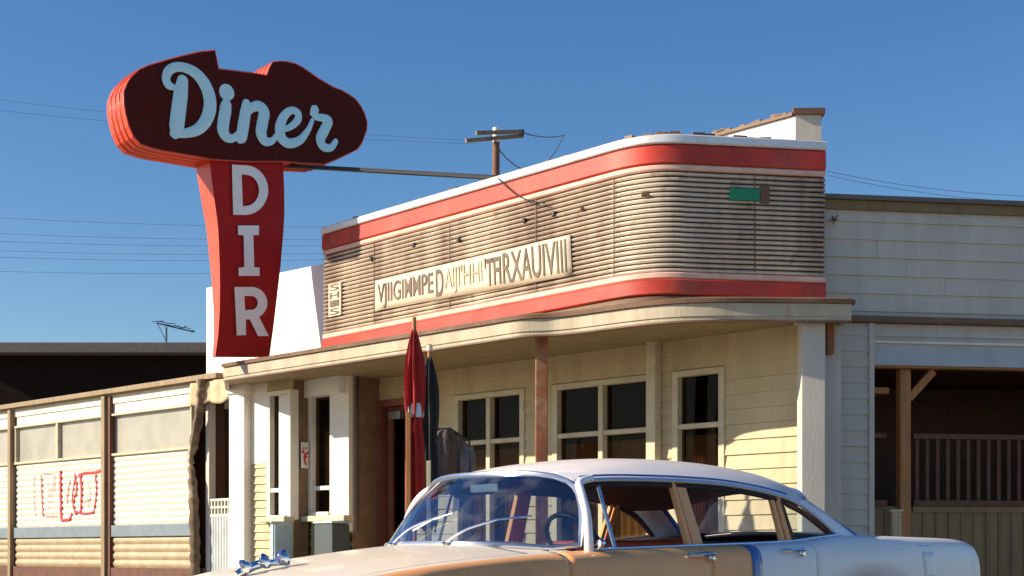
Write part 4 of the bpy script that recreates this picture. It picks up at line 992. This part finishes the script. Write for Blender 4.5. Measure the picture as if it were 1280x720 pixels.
# end caps
def cap(u, name, mt, d):
    b = MB(); ring = [S(u, 9 - 9 * k / 40, -1) for k in range(41)] + [S(u, 9 * k / 40, 1) for k in range(1, 41)]
    r2 = [Vector((u + d, p.y * .93, .55 + (p.z - .55) * .86)) for p in ring]; n = len(ring)
    b.add(ring + r2, [(i, i + 1, i + 1 + n, i + n) for i in range(n - 1)]); b.add(r2, [tuple(range(n))]); return b.build(name, mt, car, smooth=True)
cap(-.1, 'tail_panel', WH, -.03); cap(LEN, 'nose_panel', WH, .05)
b = MB(); b.box(5.14, 5.17, -.55, .55, .46, .70)
for k in range(9): b.box(5.165, 5.185, -.54, .54, .475 + k * .025, .485 + k * .025)
b.build('grille', M['chrome'], car)
for nm, uu, dd in (('front_bumper', 5.22, 1), ('rear_bumper', -.14, -1)):
    b = MB(); P = catmull([(uu - dd * .45, -.99, .50), (uu - dd * .12, -.93, .48), (uu, -.5, .46), (uu + dd * .03, 0, .46), (uu, .5, .46), (uu - dd * .12, .93, .48), (uu - dd * .45, .99, .50)], 8)
    b.tube(P, .085, 12, flat=(Vector((1, 0, 0)), .5))
    for s_ in (-1, 1): b.tube([(uu + dd * .03, s_ * .42, .36), (uu + dd * .04, s_ * .42, .62)], .045, 10)
    b.build(nm, M['chrome'], car, smooth=True)
# tiny bumper-end tip by the rear quarter
# floor, firewall
b = MB(); b.box(.1, 4.9, -.80, .80, .22, .26); b.box(3.50, 3.54, -.8, .8, .26, .93); b.box(1.0, 1.04, -.8, .8, .26, .97); b.build('floor', M['carinner'], car)
# wheels
for (wu, s_) in ((1.18, 1), (1.18, -1), (4.12, 1), (4.12, -1)):
    wr = MB(); mt = Matrix.Translation((wu, s_ * .80, .34)) @ Matrix.Rotation(math.pi / 2, 4, 'X')
    wr.lathe([(.22, -.09), (.32, -.085), (.338, -.06), (.34, 0), (.338, .06), (.32, .085), (.22, .09)], 32, mt); tw = wr.build('wheel', M['rubber'], car, smooth=True)
    b = MB(); b.lathe([(.02, -.10), (.10, -.105), (.17, -.09), (.215, -.095), (.22, -.08), (.22, .08), (.215, .095), (.17, .09), (.10, .105), (.02, .10)], 28, mt); b.build('hubcap', M['chrome'], tw, smooth=True)
# greenhouse -------------------------------------------------------------------
rz = [(1.25, 1.00), (1.33, 1.06), (1.45, 1.15), (1.6, 1.235), (1.8, 1.292), (2.2, 1.338), (2.6, 1.35), (3.0, 1.347), (3.2, 1.34), (3.38, 1.325)]
rv = [(1.25, .78), (1.33, .765), (1.6, .712), (1.9, .69), (2.6, .675), (3.1, .655), (3.38, .625)]
czr = [(1.1, 1.36), (1.25, 1.415), (1.5, 1.463), (1.8, 1.492), (2.1, 1.507), (2.45, 1.507), (2.8, 1.492), (3.1, 1.462), (3.35, 1.42), (3.52, 1.375)]
def roofp(u, a, dz=0): 
    zs_, zc_ = sinterp(rz, u), sinterp(czr, u)
    return Vector((u, a * sinterp(rv, u), zs_ + dz + (zc_ - zs_) * (1 - abs(a) ** 2.6)))
fu = lambda a: 3.52 - .15 * a * a
ru = lambda a: 1.13 + .49 * abs(a) ** 3
b = MB(); b.grid(lambda i, j: roofp(ru(-1 + 2 * j) + (fu(-1 + 2 * j) - ru(-1 + 2 * j)) * i, -1 + 2 * j), 40, 40)
roof = b.build('roof', WH, car, smooth=True, recalc=False)
bm = bmesh.new(); bm.from_mesh(roof.data); bmesh.ops.recalc_face_normals(bm, faces=bm.faces)
if sum(f_.normal.z for f_ in bm.faces) < 0: bmesh.ops.reverse_faces(bm, faces=bm.faces)
bm.to_mesh(roof.data); bm.free(); roof.data.shade_smooth()
md = roof.modifiers.new('s', 'SOLIDIFY'); md.thickness = .02; md.offset = -1
b = MB(); b.grid(lambda i, j: roofp(ru(-1 + 2 * j) + .03 + (fu(-1 + 2 * j) - .03 - ru(-1 + 2 * j) - .03) * i, (-1 + 2 * j) * .97, -.045), 24, 24); b.build('headliner', M['headliner'], car, smooth=True)
def rail(s_, u0, u1, n=24, dv=0, dz=0): return [Vector((u0 + (u1 - u0) * k / n, s_ * (sinterp(rv, u0 + (u1 - u0) * k / n) + dv), sinterp(rz, u0 + (u1 - u0) * k / n) + dz)) for k in range(n + 1)]
wsb = lambda a: Vector((3.88 - .42 * abs(a) ** 3.2, .775 * a, .995 - .035 * abs(a) ** 3))
wst = lambda a: Vector((3.53 - .15 * a * a - .02 * abs(a) ** 6, .628 * a + .0 * a, 1.378 - .055 * abs(a) ** 4))
def wsp(a, t):
    p = wsb(a) * (1 - t) + wst(a) * t; k = math.sin(math.pi * t)
    p.x += .03 * k * (1 - abs(a)); p.y += (.035 * k) * (1 if a > 0 else -1) * abs(a) ** 4; p.z += .02 * k
    # rounded corners
    return p
b = MB(); b.grid(lambda i, j: wsp(-1 + 2 * i, j), 48, 14); b.build('windshield', M['windshield'], car, smooth=True)
def ring_ws():
    P = [wsp(-1 + 2 * k / 40, 0) for k in range(2, 39)] + [wsp(1, t) for t in (.06, .2, .35, .5, .65, .78)] + [wsp(.985, .9), wsp(.95, .965)] + [wsp(1 - 2 * k / 40, 1) for k in range(3, 38)] + [wsp(-.95, .965), wsp(-.985, .9)] + [wsp(-1, t) for t in (.78, .65, .5, .35, .2, .06)]
    return P
b = MB(); b.tube(ring_ws(), .016, 8, closed=True); b.build('windshield_trim', M['dullchrome'], car, smooth=True)
for s_ in (1, -1):
    # A pillar: from the cowl round up into the roof rail
    ap = catmull([(3.43, s_ * .815, .94), (3.43, s_ * .812, 1.03), (3.42, s_ * .785, 1.15), (3.40, s_ * .728, 1.25), (3.36, s_ * .668, 1.315), (3.26, s_ * .652, 1.342)], 8)
    b = MB(); b.tube(ap, [.026 - .00012 * k for k in range(len(ap))], 10); b.build('windshield_pillar', WH, car, smooth=True)
    # drip rail, bright
    b = MB(); b.tube(rail(s_, 3.36, 1.31, 48, .008, -.004), .012, 8); b.build('drip_rail', M['dullchrome'], car, smooth=True)
    b = MB(); b.tube(rail(s_, 3.34, 1.36, 48, -.006, -.03), .013, 8); b.build('window_header', M['rubber'], car, smooth=True)
    b = MB(); b.tube(rail(s_, 3.34, 1.72, 48, .012, .02), .006, 6); b.build('rail_blue_strip', M['carblue'], car, smooth=True)  # thin blue strip just above the drip rail
    # rear pillar panel
    outer = catmull([(1.63, s_ * .712, 1.243), (1.45, s_ * .745, 1.15), (1.31, s_ * .785, 1.035)], 6)
    innr = catmull([(1.435, s_ * .605, roofp(1.435, .605 / sinterp(rv, 1.435)).z), (1.27, s_ * .665, 1.175), (1.06, s_ * .73, 1.045)], 6)
    b = MB(); b.grid(lambda i, j: outer[round(i * 12)] * (1 - j) + innr[round(i * 12)] * j + Vector((0, s_ * .03 * math.sin(math.pi * j), .012 * math.sin(math.pi * j))), 12, 10); b.build('rear_pillar', WH, car, smooth=True, solid=.0)
    # B pillar (two door frames) and rear door frame, vent divider
    def post(ub, ut, wb, wt, mt, nm, d=.03, vo=0):
        b = MB(); zb_ = sinterp(csh, ub) - .03; vb = sinterp(cw, ub) - .125 + vo; zt_ = sinterp(rz, ut) - .005; vt = sinterp(rv, ut) - .008 + vo
        p = []
        for (u_, v_, z_, w_) in ((ub, vb, zb_, wb), (ut, vt, zt_, wt)):
            p += [(u_ - w_ / 2, s_ * (v_ - d), z_), (u_ + w_ / 2, s_ * (v_ - d), z_), (u_ + w_ / 2, s_ * v_, z_), (u_ - w_ / 2, s_ * v_, z_)]
        b.hexa([Vector(q) for q in p]); return b.build(nm, mt, car, bevel=.006)
    post(2.575, 2.595, .085, .075, OR, 'center_pillar', .03); post(2.648, 2.655, .03, .028, OR, 'door_frame', .04, .008)
    post(1.79, 1.775, .045, .04, OR, 'door_frame', .035, .006); post(1.845, 1.825, .035, .03, OR, 'door_frame', .03)
    post(3.21, 3.20, .022, .02, M['dullchrome'], 'vent_divider', .02)
    # belt trim and window glass
    b = MB(); b.tube([Vector((u_, s_ * (sinterp(cw, u_) - .118), sinterp(csh, u_) + .004)) for u_ in [1.32 + (3.42 - 1.32) * k / 30 for k in range(31)]], .008, 6); b.build('belt_trim', M['dullchrome'], car, smooth=True)
    def wg(u0, u1, nm, mt='sideglass', uoff=0):
        b = MB()
        def f(i, j):
            u_ = u0 + (u1 - u0) * i; zb_ = sinterp(csh, u_) - .01; vb = sinterp(cw, u_) - .14; zt_ = max(sinterp(rz, u_) - .02, zb_); vt = sinterp(rv, u_) - .022
            return Vector((u_, s_ * (vb * (1 - j) + vt * j), zb_ * (1 - j) + zt_ * j))
        b.grid(f, 16, 6); b.build(nm, M[mt], car, smooth=True)
    wg(3.38, 3.22, 'vent_glass'); wg(1.77, 1.36, 'quarter_glass')
    
    # dark rubber around the quarter glass
    b = MB(); q_ = [Vector((u_, s_ * (sinterp(rv, u_) + .0), sinterp(rz, u_) - .035)) for u_ in (1.76, 1.7, 1.62, 1.55, 1.48, 1.42)] + [Vector((1.37, s_ * .765, 1.06)), Vector((1.45, s_ * .785, 1.045)), Vector((1.6, s_ * .79, 1.03)), Vector((1.76, s_ * .79, 1.02))]
    b.tube(q_, .017, 8, closed=True); b.build('quarter_glass_seal', M['headliner'], car, smooth=True)
    # side mirror on the driver's door
    if s_ == 1:
        b = MB(); b.tube(catmull([(3.40, .82, .95), (3.40, .85, .965), (3.40, .87, .985)], 4), .008, 8)
        b.lathe([(.004, -.02), (.018, -.016), (.026, 0), (.024, .008)], 16, Matrix.Translation((3.40, .875, .995)) @ Matrix.Rotation(-math.pi / 2, 4, 'Y')); b.build('side_mirror', M['chrome'], car, smooth=True)
# back glass
bgb = lambda a: Vector((.86 + .21 * abs(a) ** 3, .72 * a, 1.06 - .01 * abs(a)))
bgt = lambda a: Vector((1.145 + .29 * abs(a) ** 3, .60 * a, roofp(1.145 + .29 * abs(a) ** 3, .60 * a / sinterp(rv, 1.145 + .29 * abs(a) ** 3)).z - .012))
b = MB(); b.grid(lambda i, j: bgb(-1 + 2 * i) * (1 - j) + bgt(-1 + 2 * i) * j + Vector((-.03 * math.sin(math.pi * j), 0, .015 * math.sin(math.pi * j))), 36, 10); b.build('back_glass', M['backglass'], car, smooth=True)
b = MB(); b.tube([bgb(-1 + 2 * k / 30) for k in range(31)] + [bgt(1 - 2 * k / 30) for k in range(31)], .020, 8, closed=True); b.build('back_glass_trim', M['carblue'], car, smooth=True)
# interior
b = MB()
def seat(u, zt, mt, dep=.14):
    b = MB(); b.box(u, u + dep, -.66, .66, .5, zt); b.box(u + dep - .02, u + dep + .46, -.66, .66, .35, .56); return b.build('seat', mt, car, bevel=.05)
seat(2.36, 1.02, M['seatred'], .13); seat(1.42, 1.02, M['seatdark'], .13)
b = MB(); b.grid(lambda i, j: Vector((3.36 + .28 * math.sin(j * 1.5), -.74 + 1.48 * i, .72 + .24 * (j ** .5))), 10, 8); b.box(3.36, 3.62, -.74, .74, .90, .935); b.build('dashboard', M['carinner'], car, bevel=.01)
b = MB(); ctr = Vector((3.12, .38, .985)); ax = Vector((-.82, 0, .57)).normalized(); e1_ = Vector((0, 1, 0)); e2_ = ax.cross(e1_)
b.tube([ctr + (e1_ * math.cos(2 * math.pi * k / 36) + e2_ * math.sin(2 * math.pi * k / 36)) * .205 for k in range(36)], .014, 10, closed=True)
b.tube([ctr - e1_ * .2, ctr + e1_ * .2], .011, 8); b.tube([ctr, ctr - ax * .35], .022, 8); b.build('steering_wheel', M['black'], car, smooth=True)
b = MB(); b.box(3.44, 3.47, -.12, .12, 1.285, 1.33); b.tube([(3.46, 0, 1.33), (3.46, 0, 1.38)], .006, 6); b.build('rear_view_mirror', M['chrome'], car, bevel=.006)
# wipers
for (v0, v1) in ((.22, .62), (-.30, .02)):
    a_, c_ = v0 / .81, v1 / .81
    p0 = wsp(a_, 0) + Vector((.03, 0, .0)); p1 = wsp(c_ * .8, .28) + Vector((.03, 0, .01))
    b = MB(); b.lathe([(.02, 0), (.02, .02), (.008, .03)], 12, Matrix.Translation(p0 - Vector((0, 0, .02)))); b.tube(catmull([p0, p0 * .5 + p1 * .5 + Vector((.02, 0, .015)), p1], 5), .007, 6)
    q0 = wsp(c_ * .8 - .2, .16) + Vector((.022, 0, .005)); q1_ = wsp(c_ * .8 + .18, .36) + Vector((.022, 0, .005)); b.tube([q0, p1, q1_], .006, 6); b.build('wiper', M['chrome'], car, smooth=True)
# bonnet ornament: chrome spear with three lumps, sky reflection painted in as blue
b = MB(); zo = lambda u: sinterp(ccz, u)
b.tube(catmull([(5.02, 0, zo(5.02) + .02), (4.92, 0, zo(4.92) + .035), (4.82, 0, zo(4.82) + .03), (4.72, 0, zo(4.72) + .008)], 6), [.018, .02, .022, .024, .024, .024, .024, .024, .023, .022, .021, .02, .019, .017, .015, .013, .011, .009, .006], 12)
for u_ in (4.965, 4.86, 4.75): b.lathe([(.012, -.04), (.028, -.02), (.026, .01), (.008, .03)], 12, Matrix.Translation((u_ + .02, .03, zo(u_) + .045)) @ Matrix.Rotation(.9, 4, 'Y') @ Matrix.Scale(.7, 4, (0, 1, 0)))
orn_ = b.build('bonnet_ornament', M['chrome'], car, smooth=True)
for (u_, r_, tl) in ((4.975, .024, .9), (4.865, .029, .3), (4.76, .029, -.3)):
    b = MB(); b.lathe([(.004, -.045), (r_ * .7, -.03), (r_, 0), (r_ * .7, .02), (.004, .034)], 14, Matrix.Translation((u_, 0, zo(u_) + .054)) @ Matrix.Rotation(tl, 4, 'Y') @ Matrix.Scale(.75, 4, (0, 1, 0)))
    b.build('reflection_lump', M['cobalt'], orn_, smooth=True)
